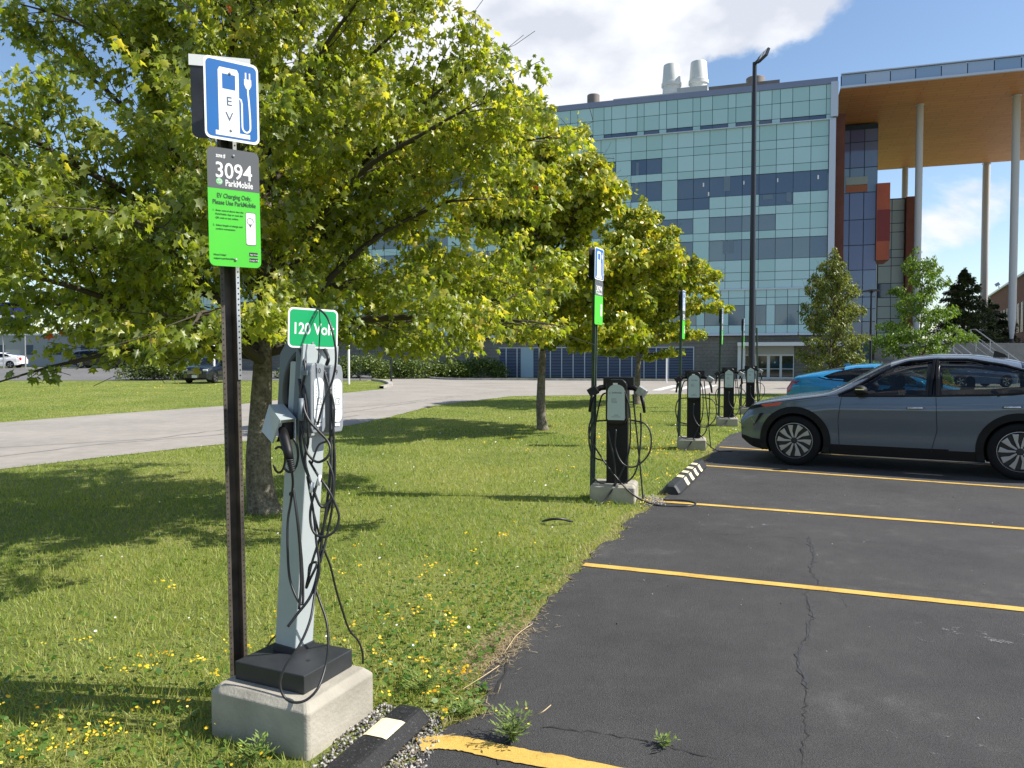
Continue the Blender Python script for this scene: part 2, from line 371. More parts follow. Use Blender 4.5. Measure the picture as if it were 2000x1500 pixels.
# parking stall lines
def line(px0, px1, w, name='stall_line', bend=None, ext=0):
    a = gr(*px0); c = gr(*px1); b = MB()
    d = (c-a).normalized(); c = c+d*ext
    pts = [a.lerp(c, i/40) for i in range(41)]
    if bend: pts = [p+Vector((bend[0], bend[1], 0))*(1-i/40)**6 for i, p in enumerate(pts)]
    ribbon(b, rough_line([(p.x, p.y) for p in pts], .0012, .08, 5), w, .017, 1, .001, .04)
    return tag(b.build(name, M['paint_yellow']), kind='structure')
line((1140, 1106), (2000, 1195), .094, ext=8)
line((1278, 981), (2000, 1036), .094, ext=8)
line((1372, 911), (2000, 956), .094, ext=8)
line((1405, 874.5), (1500, 881), .105, ext=8)
b = MB(); A = spline([gr(818, 1462), gr(850, 1457), gr(905, 1460), gr(985, 1478), gr(1090, 1497), gr(1200, 1520), gr(1600, 1600), Vector((3.5, 1.4, 0))], 10)
ribbon(b, [(p.x, p.y) for p in A], .11, .017, 3, .0015, .06); tag(b.build('stall_line', M['paint_yellow']), kind='structure')
# cracks in the lot
b = MB()
cr_ = [[(1580, 1050), (1590, 1085), (1582, 1120), (1600, 1140), (1572, 1165), (1585, 1205), (1580, 1240), (1560, 1275), (1558, 1300), (1575, 1350), (1570, 1395), (1575, 1450), (1568, 1500)],
       [(1600, 1130), (1640, 1142), (1700, 1150), (1760, 1153), (1830, 1157), (1900, 1165), (2000, 1175), (2200, 1190)], [(1640, 1165), (1655, 1190)],
       [(992, 1262), (990, 1290), (985, 1315), (980, 1335), (965, 1360)], [(945, 1397), (985, 1403), (1010, 1408), (1000, 1450), (985, 1480), (975, 1500)],
       [(1060, 1425), (1180, 1440), (1290, 1460), (1400, 1490)], [(1180, 1020), (1400, 1045), (1700, 1062), (2000, 1092)]]
for k, l in enumerate(cr_):
    pl = rough_line([tuple(gr(*p))[:2] for p in l], .006, .03, k+20); ribbon(b, pl, (.0030, .0028, .0024, .009, .010, .004, .004)[k], .0155, k, .0025, .8)
tag(b.build('asphalt_crack', M['crack']), kind='structure')
b = MB()
for k, l in enumerate(([(1580, 1055), (1590, 1090), (1583, 1120)], [(1577, 1170), (1585, 1210), (1578, 1245), (1563, 1275), (1560, 1300), (1578, 1350)])):
    pl = rough_line([tuple(gr(*p))[:2] for p in l], .008, .05, k+50); ribbon(b, pl, .022, .0148, k, .004, .6)
tag(b.build('crack_sealant', mat('crack_sealant', (.036, .035, .036), .6, noise=(30, .3))), kind='structure')

# ------------------------------------------------------------------ grass, flowers, gravel
rng = np.random.default_rng(7)
BLOCKS = []   # (cx, cy, r) clearings
C1 = Vector((-.945, 3.33, 0))
LOTn = LOT; STOPZ = [(-.9, 2.2), (-.5, 2.2), (-.30, 3.3), (-.36, 3.46), (-.56, 3.46), (-.72, 3.3), (-.80, 2.9)]
def free(X, Y, margin=0):
    ok = ~inpoly(X, Y, LOTn) & ~inpoly(X, Y, cut) & ~inpoly(X, Y, STOPZ)
    for cx, cy, w in ((C1.x+.03, C1.y-.04, .29), (1.16, 8.62, .24), (3.25, 13.7, .24), (5.25, 18.8, .24)):
        a = -R(25); dx = X-cx; dy = Y-cy; u = dx*cos(a)+dy*sin(a); v = -dx*sin(a)+dy*cos(a); ok &= ~((abs(u) < w) & (abs(v) < w*.85))
    ok &= ~((X < -10.5) & (Y > 54.5)); return ok
def clump(X, Y, s, seed):
    r = np.random.default_rng(seed); v = 0
    for k in range(6):
        a = r.uniform(0, 2*pi); f = s*(1.7**(k*.6)); v = v+np.sin((X*cos(a)+Y*sin(a))*f+r.uniform(0, 6))*1.0
    return v/6
def wedge(n, y0, y1, p=.7, wid=.78, pad=1.2):
    u = rng.random(n); Y = (y0**p+u*(y1**p-y0**p))**(1/p); X = rng.uniform(-1, 1, n)*(wid*Y+pad); return X, Y
n = 640000; X, Y = wedge(n, 2.2, 60, .62)
X = np.where(rng.random(n) < .0, X, X); ok = free(X, Y); X = X[ok]; Y = Y[ok]; n = len(X)
cl = clump(X, Y, 1.3, 2); dist = np.sqrt(X*X+Y*Y)
H = (.034+.022*rng.random(n)+.018*np.clip(cl, -1, 1))/(1+.02*Y); Wd = .0042*(1+Y/7.)
# taller tufts next to things that the mower misses
for cx, cy, rr in ((1.16, 8.62, .5), (-2.6, 8, .35), (.69, 17.1, .3)):
    d = np.hypot(X-cx, Y-cy); H *= 1+.9*np.clip(1-(d-rr*.6)/(rr*.5), 0, 1)*rng.random(n)
ang = rng.uniform(0, 2*pi, n); lean = rng.uniform(.1, 1.1, n)*H; la = rng.uniform(0, 2*pi, n)
Zg = hgt(X, Y)
p0 = np.stack([X-np.cos(ang)*Wd/2, Y-np.sin(ang)*Wd/2, Zg], 1); p1 = np.stack([X+np.cos(ang)*Wd/2, Y+np.sin(ang)*Wd/2, Zg], 1)
p2 = np.stack([X+np.cos(la)*lean, Y+np.sin(la)*lean, Zg+H], 1)
V = np.stack([p0, p1, p2], 1).reshape(-1, 3); F = np.arange(3*n).reshape(-1, 3)
dry = clump(X, Y, .9, 5)*.5+clump(X, Y, 4, 9)*.3
el = np.array(edge_l); dmin = np.full(n, 9.)
near = (Y < 14) & (X > -3)
for q in el[::2]: dmin[near] = np.minimum(dmin[near], np.hypot(X[near]-q[0], Y[near]-q[1]))
val = .45+.34*dry+rng.normal(0, .12, n)+np.where(dmin < .14, .35*rng.random(n), 0)+.10*np.exp(-((X+2.2)**2+(Y-4.8)**2)/1.2)+.14*np.exp(-((X+.30)**2/.01+(Y-4.2)**2/.2))
val = np.clip(val, 0, 1)
M['blade'] = leaf_mat('blade', [(.0, (.075, .145, .030)), (.30, (.175, .27, .045)), (.55, (.32, .355, .080)), (.8, (.44, .41, .16)), (1, (.52, .45, .26))], trans=.42, tr_gain=(1.5, 1.5, .6), rough=.5, spec=.35)
tag(np_obj('grass', V, F, M['blade'], attr=np.repeat(val, 3)), 'mown lawn grass with dry patches beside the parking lot and road', 'grass', kind='stuff')
# clover and broad weeds near the kerbless edge
n = 26000; X, Y = wedge(n, 2.3, 9, 1.0, .75, .3); X = X*1.0
wz = (np.exp(-((X+.1)**2/.5+(Y-4.3)**2/2.2))+.8*np.exp(-((X+.25)**2/.1+(Y-3.8)**2/.15))+.5*np.exp(-((X+2.3)**2/.5+(Y-3.2)**2/.5))+.4*np.exp(-((X+1.4)**2/.15+(Y-3.1)**2/.06)))
ok = free(X, Y) & (rng.random(n) < wz+.04); X = X[ok]; Y = Y[ok]; n = len(X)
sz = rng.uniform(.008, .016, n); zz = rng.uniform(.025, .06, n); nrm = rng.normal(0, .35, (n, 3)); nrm[:, 2] = 1; nrm /= np.linalg.norm(nrm, axis=1)[:, None]
def discs(X, Y, Z, sz, nrm, k=5, el=1.0, ph=None):
    n = len(X); t = np.cross(nrm, np.tile([0.3, .2, .9], (n, 1))+rng.normal(0, .5, (n, 3))); t /= np.linalg.norm(t, axis=1)[:, None]; bt = np.cross(nrm, t)
    a = np.linspace(0, 2*pi, k, endpoint=False); c = np.stack([X, Y, Z], 1)
    V = c[:, None]+sz[:, None, None]*(np.cos(a)[None, :, None]*t[:, None]*el+np.sin(a)[None, :, None]*bt[:, None]); return V.reshape(-1, 3), np.arange(n*k).reshape(-1, k)
V, F = discs(X, Y, zz, sz, nrm, 5, 1.3)
tag(np_obj('clover', V, F, leaf_mat('clover', [(0, (.04, .11, .012)), (1, (.12, .20, .03))], trans=.3), attr=np.repeat(rng.random(n), 5)), 'low clover and broadleaf weeds growing through the lawn near the charger', 'ground cover', kind='stuff')
# yellow trefoil flowers in clusters
FL = []
def patch(cx, cy, rx, ry, m, seed):
    r = np.random.default_rng(seed); c = max(2, m//4); gx = cx+r.normal(0, rx, c); gy = cy+r.normal(0, ry, c)
    for i in range(m): k = r.integers(c); FL.append((gx[k]+r.normal(0, .022), gy[k]+r.normal(0, .022)))
for px, py, rx, ry, m, s in ((90, 1470, .30, .16, 110, 1), (300, 1430, .35, .15, 40, 2), (330, 1320, .3, .16, 80, 3), (180, 1400, .35, .2, 20, 4), (480, 1270, .12, .25, 40, 5), (790, 1330, .16, .3, 70, 6), (860, 1220, .25, .35, 80, 7), (770, 1130, .3, .5, 60, 8),
                          (960, 1100, .3, .5, 40, 9), (430, 1160, .4, .4, 14, 10), (1310, 890, .35, 1.0, 110, 11), (1370, 870, .3, .7, 90, 12), (1250, 990, .12, .2, 30, 13), (1290, 940, .2, .4, 50, 14), (880, 1360, .1, .1, 20, 15), (1130, 890, 1.2, 1.4, 60, 16), (480, 1500, .1, .1, 6, 17), (1260, 860, 1, 1.6, 120, 18), (400, 760, 5, 3, 200, 19), (960, 850, 1.5, 1.5, 50, 20)):
    g = gr(px, py); patch(g.x, g.y, rx, ry, m, s)
FL = np.array(FL); FL = FL[free(FL[:, 0], FL[:, 1])]; n = len(FL); d = FL[:, 1]
sz = rng.uniform(.003, .0062, n)*(1+d/14); nrm = rng.normal(0, .4, (n, 3)); nrm[:, 2] = 1; nrm[:, 1] -= .3; nrm /= np.linalg.norm(nrm, axis=1)[:, None]
V, F = discs(FL[:, 0], FL[:, 1], rng.uniform(.05, .085, n), sz, nrm, 6, 1.25)
tag(np_obj('yellow_wildflower', V, F, leaf_mat('petal', [(0, (.75, .36, .01)), (.4, (.85, .58, .02)), (1, (.85, .70, .05))], trans=.3, tr_gain=(1.1, 1.1, 1)), attr=np.repeat(rng.random(n), 6)), 'tiny yellow wildflowers scattered in clusters over the lawn', 'flowers', kind='stuff')
n = 220; X, Y = wedge(n, 4, 22, .8, .6, 0); ok = free(X, Y); X = X[ok]; Y = Y[ok]; n = len(X); nrm = np.tile([0, -.3, .95], (n, 1))+rng.normal(0, .2, (n, 3))
V, F = discs(X, Y, rng.uniform(.04, .06, n), rng.uniform(.004, .008, n)*(1+Y/20), nrm, 6)
tag(np_obj('white_clover_bloom', V, F, mat('white_petal', (.7, .7, .62), .8)), 'small white clover blooms dotted over the sunny lawn', 'flowers', kind='stuff')
# dead straw along the edge of the asphalt
n = 7200; k = rng.integers(0, len(el)-1, n); base = el[k]; X = base[:, 0]+rng.normal(-.035, .045, n); Y = base[:, 1]+rng.normal(0, .04, n); X[:1500] = -.03+rng.normal(0, .07, 1500)-.0; Y[:1500] = 4.15+rng.normal(0, .22, 1500); X[:1500] -= .06; X[:1500] += (Y[:1500]-4.15)*.35; ok = (Y > 2.2) & (Y < 13); X = X[ok]; Y = Y[ok]; n = len(X)
a = rng.uniform(0, 2*pi, n); L = rng.uniform(.02, .07, n); w = .0024*(1+Y/6)
p0 = np.stack([X, Y, np.full(n, .016)+rng.random(n)*.012], 1); dr = np.stack([np.cos(a), np.sin(a), rng.uniform(-.05, .35, n)], 1); sd = np.stack([-np.sin(a), np.cos(a), 0*a], 1)
V = np.stack([p0-sd*w[:, None]/2, p0+sd*w[:, None]/2, p0+dr*L[:, None]], 1).reshape(-1, 3)
tag(np_obj('dead_straw', V, np.arange(3*n).reshape(-1, 3), leaf_mat('straw', [(0, (.22, .16, .08)), (1, (.50, .40, .24))], trans=.15, tr_gain=(1, 1, 1)), attr=np.repeat(rng.random(n), 3)), 'dead straw and dry roots along the ragged asphalt edge', 'dry grass', kind='stuff')
# gravel round the wheel stops
def stones(name, pts, s0, s1, m, label):
    ico = bmesh.new(); bmesh.ops.create_icosphere(ico, subdivisions=1, radius=1); iv = np.array([v.co[:] for v in ico.verts]); fi = np.array([[v.index for v in f.verts] for f in ico.faces]); ico.free()
    n = len(pts); sz = rng.uniform(s0, s1, n); an = rng.uniform(.55, 1.3, (n, 1, 3)); V = iv[None]*an*sz[:, None, None]*(1+rng.normal(0, .27, (n, len(iv), 1)))
    a = rng.uniform(0, 6.3, n); c, s = np.cos(a)[:, None], np.sin(a)[:, None]; x = V[..., 0]*c-V[..., 1]*s; y = V[..., 0]*s+V[..., 1]*c; V[..., 0] = x; V[..., 1] = y
    V += pts[:, None]; F = (fi[None]+(np.arange(n)*len(iv))[:, None, None]).reshape(-1, 3)
    o = np_obj(name, V.reshape(-1, 3), F, m, attr=np.repeat(rng.random(n), len(iv))); return tag(o, label, 'gravel', kind='stuff')
gm = leaf_mat('gravel', [(0, (.06, .055, .05)), (.4, (.20, .19, .175)), (.8, (.36, .34, .31)), (1, (.52, .49, .45))], trans=0.0, rough=.9)
n = 9000; X = rng.uniform(-1.1, -.25, n); Y = rng.uniform(2.2, 3.7, n); ok = inpoly(X, Y, [(-.95, 2.2), (-.50, 2.2), (-.30, 3.1), (-.29, 3.36), (-.42, 3.42), (-.58, 3.48), (-.66, 3.4), (-.76, 3.0)]); X = X[ok]; Y = Y[ok]
stones('gravel', np.stack([X, Y, rng.uniform(.003, .02, len(X))], 1), .003, .0085, gm, 'loose grey gravel between the concrete block and the near wheel stop')
n = 700; X = rng.normal(1.55, .07, n); Y = rng.normal(8.55, .12, n)
stones('gravel', np.stack([X, Y, rng.uniform(.0, .02, n)], 1), .006, .014, gm, 'loose gravel and dirt between the second charger and its wheel stop')
# small weeds standing in the asphalt
def weed(px, py, h, n, label, rad, fl=0, seed=0):
    r = random.Random(seed); t = thing('weed', label, 'weed', gr(px, py)); b = MB(); f = MB()
    for i in range(n):
        a = r.uniform(0, 2*pi); L = h*r.uniform(.5, 1.1); sp = r.uniform(.1, 1)*rad; p = [Vector((r.gauss(0, .012), r.gauss(0, .012), .012))]
        for k in range(1, 6): q = k/5; p.append(Vector((cos(a)*sp*q**1.4, sin(a)*sp*q**1.4, .012+L*q*(1-.25*q*sp/rad)))+Vector((r.gauss(0, .003), r.gauss(0, .003), 0)))
        b.tube(p, .0014, 4, r1=.0006)
        for k in range(2, 6):
            for s in (-1, 1):
                c = p[k]; d = Vector((cos(a+s*r.uniform(.5, 1.4)), sin(a+s*r.uniform(.5, 1.4)), r.uniform(.1, .9)))*r.uniform(.015, .035); w = d.cross(Vector((0, 0, 1)))*.16
                b.add([c, c+d*.5+w, c+d, c+d*.5-w], [(0, 1, 2, 3)])
        if i < fl: c = p[-1]; f.add([c+Vector((cos(k)*.006, sin(k)*.006, .002*(k % 2))) for k in range(6)], [tuple(range(6))])
    b.build('foliage', mat('weed_green', (.13, .19, .03), .7, noise=(60, .4)), t)
    if fl: f.build('flower', mat('weed_yellow', (.8, .6, .03), .7), t)
    return t
weed(1000, 1452, .13, 34, 'bushy green weed growing through the crack by the near yellow line', .11, 4, 1)
weed(1296, 1462, .035, 9, 'tiny flat weed alone on the dark asphalt', .06, 0, 2)
weed(905, 1402, .05, 22, 'low trailing weed at the corner of the asphalt edge', .09, 3, 3)
weed(820, 1352, .09, 20, 'broad leafy weed in the lawn right of the grey charger base', .12, 1, 4)
weed(500, 1497, .12, 16, 'yellowish weed at the foot of the near concrete block', .08, 2, 5)
# runners of dry stem lying on the asphalt edge
for k, l in enumerate(([(985, 1275, .02), (1010, 1240, .05), (1040, 1218, .04)], [(905, 1345, .03), (945, 1320, .06), (975, 1300, .05)], [(1040, 1400, .09), (1060, 1390, .12), (1076, 1377, .12)])):
    b = MB(); b.tube(spline([gr(x, y, z) for x, y, z in l], 6), .002, 5); tag(b.build('dry_stem', mat('dry_stem', (.5, .38, .2), .8)), ('dry pale stem lying across the ragged asphalt edge', 'dry stem in the weeds right of the near charger', 'dry stem rising from the bushy weed in the crack')[k], 'stem')
def splat(name, px, py, rx, ry, m, seed, n=26, z=.0146):
    r = random.Random(seed); g = gr(px, py); b = MB(); a0 = r.uniform(0, 6)
    p = [(g.x+rx*(1+.28*sin(3*a+a0)+r.gauss(0, .08))*cos(a), g.y+ry*(1+.25*cos(2*a+a0)+r.gauss(0, .08))*sin(a), z) for a in np.linspace(0, 2*pi, n, endpoint=False)]
    b.add(p, [tuple(range(n))]); return tag(b.build(name, m), kind='structure')
def speck_mat(name, col, dens, sc):
    m = mat(name, col, .85); t = m.node_tree; tcn = t.nodes.new('ShaderNodeTexCoord'); n = t.nodes.new('ShaderNodeTexNoise'); n.inputs['Scale'].default_value = sc; n.inputs['Detail'].default_value = 6; n.inputs['Roughness'].default_value = .75
    n2 = t.nodes.new('ShaderNodeTexNoise'); n2.inputs['Scale'].default_value = sc*.12; t.links.new(tcn.outputs['Object'], n2.inputs['Vector'])
    t.links.new(tcn.outputs['Object'], n.inputs['Vector']); ad = t.nodes.new('ShaderNodeMath'); ad.operation = 'ADD'; t.links.new(n.outputs['Fac'], ad.inputs[0]); t.links.new(n2.outputs['Fac'], ad.inputs[1])
    mr = t.nodes.new('ShaderNodeMapRange'); mr.inputs[1].default_value = dens; mr.inputs[2].default_value = dens+.12
    t.links.new(ad.outputs[0], mr.inputs[0]); t.links.new(mr.outputs[0], t.nodes['Principled BSDF'].inputs['Alpha']); return m
wm = speck_mat('pale_scuff', (.16, .16, .165), 1.14, 60)
for k, (px, py, rx, ry) in enumerate(((1790, 1450, .30, .14), (1620, 1062, .55, .12), (1950, 1075, .5, .25), (1480, 1030, .6, .1), (1880, 1240, .4, .2))): splat('pale_scuff', px, py, rx, ry, wm, k)
# loose leaves and pebbles on the asphalt
n = 140; X = rng.uniform(.2, 6, n); Y = rng.uniform(2.6, 9, n); ok = inpoly(X, Y, LOTn); X = X[ok]; Y = Y[ok]
stones('pebble', np.stack([X, Y, np.full(len(X), .015)], 1), .002, .006, gm, 'tiny pale pebbles scattered over the dark asphalt')
# ------------------------------------------------------------------ trees
LEAF = np.array([(0, 0), (.16, .10), (.50, .06), (.30, .34), (.46, .62), (.16, .62), (0, 1.0), (-.16, .62), (-.46, .62), (-.30, .34), (-.50, .06), (-.16, .10)])
LEAF[:, 0] *= .80
LEAF6 = np.array([(0, 0), (.42, .15), (.34, .6), (0, 1.0), (-.34, .6), (-.42, .15)])
OVAL = np.array([(0, 0), (.24, .35), (.18, .72), (0, 1), (-.18, .72), (-.24, .35)])
def leaves(name, P, size, m, parent, shape, seed, droop=.7, val=None, axis=None):
    r = np.random.default_rng(seed); n = len(P); k = len(shape)
    a = r.uniform(0, 2*pi, n)
    d = np.stack([np.cos(a), np.sin(a), -np.abs(r.normal(droop, .45, n))], 1)          # tip direction, drooping
    if axis is not None: d[:, :2] = d[:, :2]*.75+axis[:, :2]*.55
    d /= np.linalg.norm(d, axis=1)[:, None]
    nr = np.stack([r.normal(0, .8, n), r.normal(0, .8, n), np.ones(n)], 1); nr -= d*(nr*d).sum(1)[:, None]; nr /= np.linalg.norm(nr, axis=1)[:, None]
    s = np.cross(d, nr); sz = size*r.uniform(.5, 1.3, n)
    sx = shape[:, 0]; sy = shape[:, 1]; fold = -np.abs(sx)*.42-.20*sy*sy
    V = P[:, None]+sz[:, None, None]*(sx[None, :, None]*s[:, None]+sy[None, :, None]*d[:, None]+fold[None, :, None]*nr[:, None])
    if k > 6:
        cen = P+sz[:, None]*(.42*d-.02*nr)          # fan round a centre vertex
        V = np.concatenate([V, cen[:, None]], 1); i = np.arange(k); T = np.stack([i, (i+1) % k, np.full(k, k)], 1)
        F = (T[None]+(np.arange(n)*(k+1))[:, None, None]).reshape(-1, 3); kk = k+1
    else:
        T = np.array([(0, 1, 2, 3), (0, 3, 4, 5)]); F = (T[None]+(np.arange(n)*k)[:, None, None]).reshape(-1, 4); kk = k
    if val is None: val = np.clip(r.normal(.45, .2, n), 0, 1)
    return np_obj(name, V.reshape(-1, 3), F, m, parent, attr=np.repeat(val, kk))
def tree(name, label, loc, trunk_r, fork, H, env, n_limb, n_leaf, lsize, lmat, seed, shape=LEAF, bark=None, group=None, extra=(), bend=(0, 0), spread=1.0, droop=.75, elev=(12, 62), sub=.30, sat=(.07, .05), tilt0=0.0, zcut=0.0, thin=0, branchthick=1.0):
    r = random.Random(seed); t = thing(name, label, 'tree', loc, group=group); bark = bark or M['bark']
    tr = MB(); br = MB(); tips = []
    ez = [e[0] for e in env]; er = [e[1] for e in env]
    Rz = lambda z: float(np.interp(z, ez, er))
    L = []
    npt = 14
    for i in range(npt+1):
        q = i/npt; L.append(Vector((bend[0]*q+.05*sin(q*7+seed), bend[1]*q+.05*cos(q*5+seed)-.05, H*.93*q)))
    L[0] = Vector((0, 0, -.05))
    def rad(z): return trunk_r*(1+.45*math.exp(-max(z, 0)/.10))*(max(.03, 1-.35*z/fork) if z < fork else max(.035, .62*(1-(z-fork)/(H-fork))**1.1))
    fine = spline(L, 5); tr.tube(fine, lambda q: rad(q*H*.93), 14)
    def leader(z): q = min(1, z/(H*.93))*npt; i = min(npt-1, int(q)); return L[i].lerp(L[i+1], q-i)
    limbs = []
    for i in range(n_limb):
        q = (i+.5)/n_limb; z0 = fork+(H*.86-fork)*q**1.15; az = i*2.39996+seed+r.uniform(-.3, .3)
        e = R(elev[0]+(elev[1]-elev[0])*q+r.uniform(-8, 8)); p = leader(z0); d = Vector((cos(az)*cos(e), sin(az)*cos(e), sin(e)))
        # length so the limb reaches the crown outline
        Lm = .4
        while Lm < 6:
            z = z0+d.z*Lm*.9; rr = Vector((p.x+d.x*Lm, p.y+d.y*Lm)).length
            if rr > Rz(z)*r.uniform(.86, 1.06) or z > H: break
            Lm += .12
        limbs.append((p, d, Lm, trunk_r*.42*(1-.6*q)))
    for p, d, Lm, rr in limbs+list(extra):
        pts = [p.copy()]; c = p.copy(); dd = d.copy(); n = max(4, int(Lm/.22))
        for k in range(n):
            if k > 2 and c.xy.length > Rz(c.z)*1.12: break
            q = k/n; dd = (dd+Vector((r.gauss(0, .07), r.gauss(0, .07), r.gauss(.012, .06)-.06*q))).normalized(); c = c+dd*(Lm/n); pts.append(c.copy())
        n = len(pts)-1; br.tube(pts, rr*branchthick, 8, r1=.006)
        # side branches and twigs
        s = r.uniform(.0, .3)
        while s < 1:
            if s > .12 or Lm < 1.2:
                k = min(n-1, int(s*n)); bp = pts[k].lerp(pts[k+1], s*n-k); bd = (pts[k+1]-pts[k]).normalized()
                for side in (-1, 1):
                    if r.random() < .12 or (bp.z < zcut+.05 and (bp-Vector((-1.55, -2.0, bp.z))).length > .75): continue
                    ax = Vector((0, 0, 1)); a = side*R(r.uniform(30, 65)); sd = bd.copy(); sd.rotate(Matrix.Rotation(a, 3, 'Z')); sd.z += r.uniform(-.28, .34); sd.normalize()
                    sl = (Lm*.36*(1-.55*s)+.16)*r.uniform(.6, 1.15); m = max(3, int(sl/.14)); q = [bp.copy()]; cc = bp.copy(); d2 = sd.copy()
                    for kk in range(m):
                        if cc.xy.length > Rz(cc.z)*1.12+.05: break
                        d2 = (d2+Vector((r.gauss(0, .12), r.gauss(0, .12), r.gauss(.02, .10)))).normalized(); cc = cc+d2*(sl/m); q.append(cc.copy())
                        if kk > 0 or m < 4: tips.append((cc.copy(), d2.copy(), .7))
                        if kk > 0 and r.random() < .8:
                            a2 = r.choice((-1, 1))*R(r.uniform(30, 70)); d3 = d2.copy(); d3.rotate(Matrix.Rotation(a2, 3, 'Z')); d3.z += r.uniform(-.35, .35); d3.normalize(); e3 = cc+d3*r.uniform(.12, .30)
                            br.tube([cc, e3], .003, 3, cap=False); tips.append((cc.lerp(e3, .6), d3, 1)); tips.append((e3, d3, 1.4))
                    if len(q) < 2: continue
                    tips.append((cc, d2, 1.5)); br.tube(q, .007*branchthick, 4, r1=.002, cap=False)
            s += sub/Lm*r.uniform(.7, 1.3)
        tips.append((pts[-1], dd, 2))
    tr.build('trunk', bark, t, smooth=True); br.build('branch', M['twig'], t, smooth=True)
    T = np.array([tuple(a[0]) for a in tips]); D = np.array([tuple(a[1]) for a in tips]); Wt = np.array([a[2] for a in tips]); Wt /= Wt.sum()
    g = np.random.default_rng(seed); idx = g.choice(len(T), n_leaf, p=Wt); P = T[idx]+g.normal(0, sat[0], (n_leaf, 3))*np.array([1, 1, .75])
    P[:, 2] -= sat[1]; tvk = np.random.default_rng(seed+9).random(len(T))
    rr = np.hypot(P[:, 0], P[:, 1]); lim = np.interp(P[:, 2], ez, er)*1.08+.12; keep = (rr < lim) & ((P[:, 2] > zcut+g.normal(0, .07, n_leaf)) | (np.hypot(P[:, 0]+1.55, P[:, 1]+2.0) < .55)); keep &= ~((P[:, 0] < -1.2) & (P[:, 2] > 3.7) & (tvk[idx] < thin)); P = P[keep]; idx = idx[keep]; n = len(P)
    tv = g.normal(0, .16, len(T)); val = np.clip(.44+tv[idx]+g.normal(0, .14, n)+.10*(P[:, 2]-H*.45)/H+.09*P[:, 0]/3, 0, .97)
    red = g.random(n) < .0006; val[red] = 1
    leaves('crown', P, lsize, lmat, t, shape, seed+1, droop, val, D[idx])
    return t
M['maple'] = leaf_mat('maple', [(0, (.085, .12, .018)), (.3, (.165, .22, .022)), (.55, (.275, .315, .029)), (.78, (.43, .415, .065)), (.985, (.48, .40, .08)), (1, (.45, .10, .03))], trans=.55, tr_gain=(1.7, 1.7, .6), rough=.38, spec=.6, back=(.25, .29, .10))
M['maple_far'] = leaf_mat('maple_far', [(0, (.09, .13, .018)), (.3, (.19, .245, .024)), (.55, (.335, .37, .034)), (.78, (.49, .47, .06)), (1, (.62, .48, .08))], trans=.45, tr_gain=(1.55, 1.5, .5), rough=.38, spec=.6)
GT = 'maples in a row on the lawn beside the chargers'
T1 = Vector((-2.58, 7.95, 0))
lowlimb = (Vector((-.05, -.02, 1.62)), Vector((-.97, -.22, .05)), 2.7, .045)
ex = [lowlimb, (Vector((0, 0, 2.6)), Vector((.86, .05, .46)), 3.1, .04), (Vector((0, 0, 1.85)), Vector((-.59, -.79, -.07)), 2.7, .04), (Vector((0, 0, 1.75)), Vector((.75, -.5, .55)), 3.0, .05), (Vector((0, 0, 1.7)), Vector((-.62, -.72, .18)), 3.1, .05), (Vector((0, 0, 2.0)), Vector((-.8, -.35, .42)), 3.3, .05), (Vector((0, 0, 2.3)), Vector((.85, .1, .55)), 3.6, .05), (Vector((0, 0, 1.8)), Vector((.3, -.92, .4)), 2.8, .045), (Vector((0, 0, 1.8)), Vector((-.2, -.95, .35)), 2.9, .045)]
ENV1 = [(1.15, .3), (1.5, 2.2), (2.0, 3.1), (3.0, 3.25), (4.0, 2.95), (4.6, 2.3), (5.2, 1.65), (6.2, 1.0), (6.9, .3)]
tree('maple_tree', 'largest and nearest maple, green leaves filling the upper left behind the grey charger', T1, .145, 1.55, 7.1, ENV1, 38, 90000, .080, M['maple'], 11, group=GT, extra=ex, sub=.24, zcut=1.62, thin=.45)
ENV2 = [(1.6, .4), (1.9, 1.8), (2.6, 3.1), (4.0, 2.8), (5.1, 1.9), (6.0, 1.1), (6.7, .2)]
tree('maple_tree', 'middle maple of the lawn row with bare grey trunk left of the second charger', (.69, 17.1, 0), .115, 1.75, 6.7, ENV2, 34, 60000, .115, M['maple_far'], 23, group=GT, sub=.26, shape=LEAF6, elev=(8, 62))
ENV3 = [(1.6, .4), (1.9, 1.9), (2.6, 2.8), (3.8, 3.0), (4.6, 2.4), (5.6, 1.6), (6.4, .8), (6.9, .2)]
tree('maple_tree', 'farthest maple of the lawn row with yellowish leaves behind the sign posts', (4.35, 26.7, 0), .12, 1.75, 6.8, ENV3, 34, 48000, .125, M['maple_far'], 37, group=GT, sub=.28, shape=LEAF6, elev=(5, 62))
M['oak'] = leaf_mat('oval_leaf', [(0, (.06, .09, .014)), (.5, (.14, .18, .03)), (.85, (.28, .29, .07)), (1, (.38, .34, .1))], trans=.4, tr_gain=(1.5, 1.4, .6))
g = at(1622, 700, 33)
tree('street_tree', 'oval green tree standing in front of the glass tower behind the teal car', (g.x, 33, 0), .09, .8, 6.0, [(.5, .3), (1.2, 1.1), (2.6, 1.32), (4.2, 1.2), (5.0, .75), (6.1, .15)], 34, 18000, .11, M['oak'], 41, shape=OVAL, elev=(25, 70), sub=.2)
M['locust'] = leaf_mat('locust', [(0, (.05, .10, .012)), (.5, (.12, .21, .022)), (1, (.24, .32, .05))], trans=.45, tr_gain=(1.4, 1.4, .6))
g = at(1797, 700, 40)
tree('ornamental_tree', 'airy light green tree with open top beneath the tall roof', (g.x, 40, 0), .11, .7, 7.3, [(.5, 2.0), (1.9, 2.7), (2.8, 2.2), (3.8, 1.6), (5.2, 1.3), (6.4, .8), (7.4, .3)], 30, 20000, .14, M['locust'], 53, shape=OVAL, elev=(0, 45), sub=.35, branchthick=1.3, sat=(.10, .03))
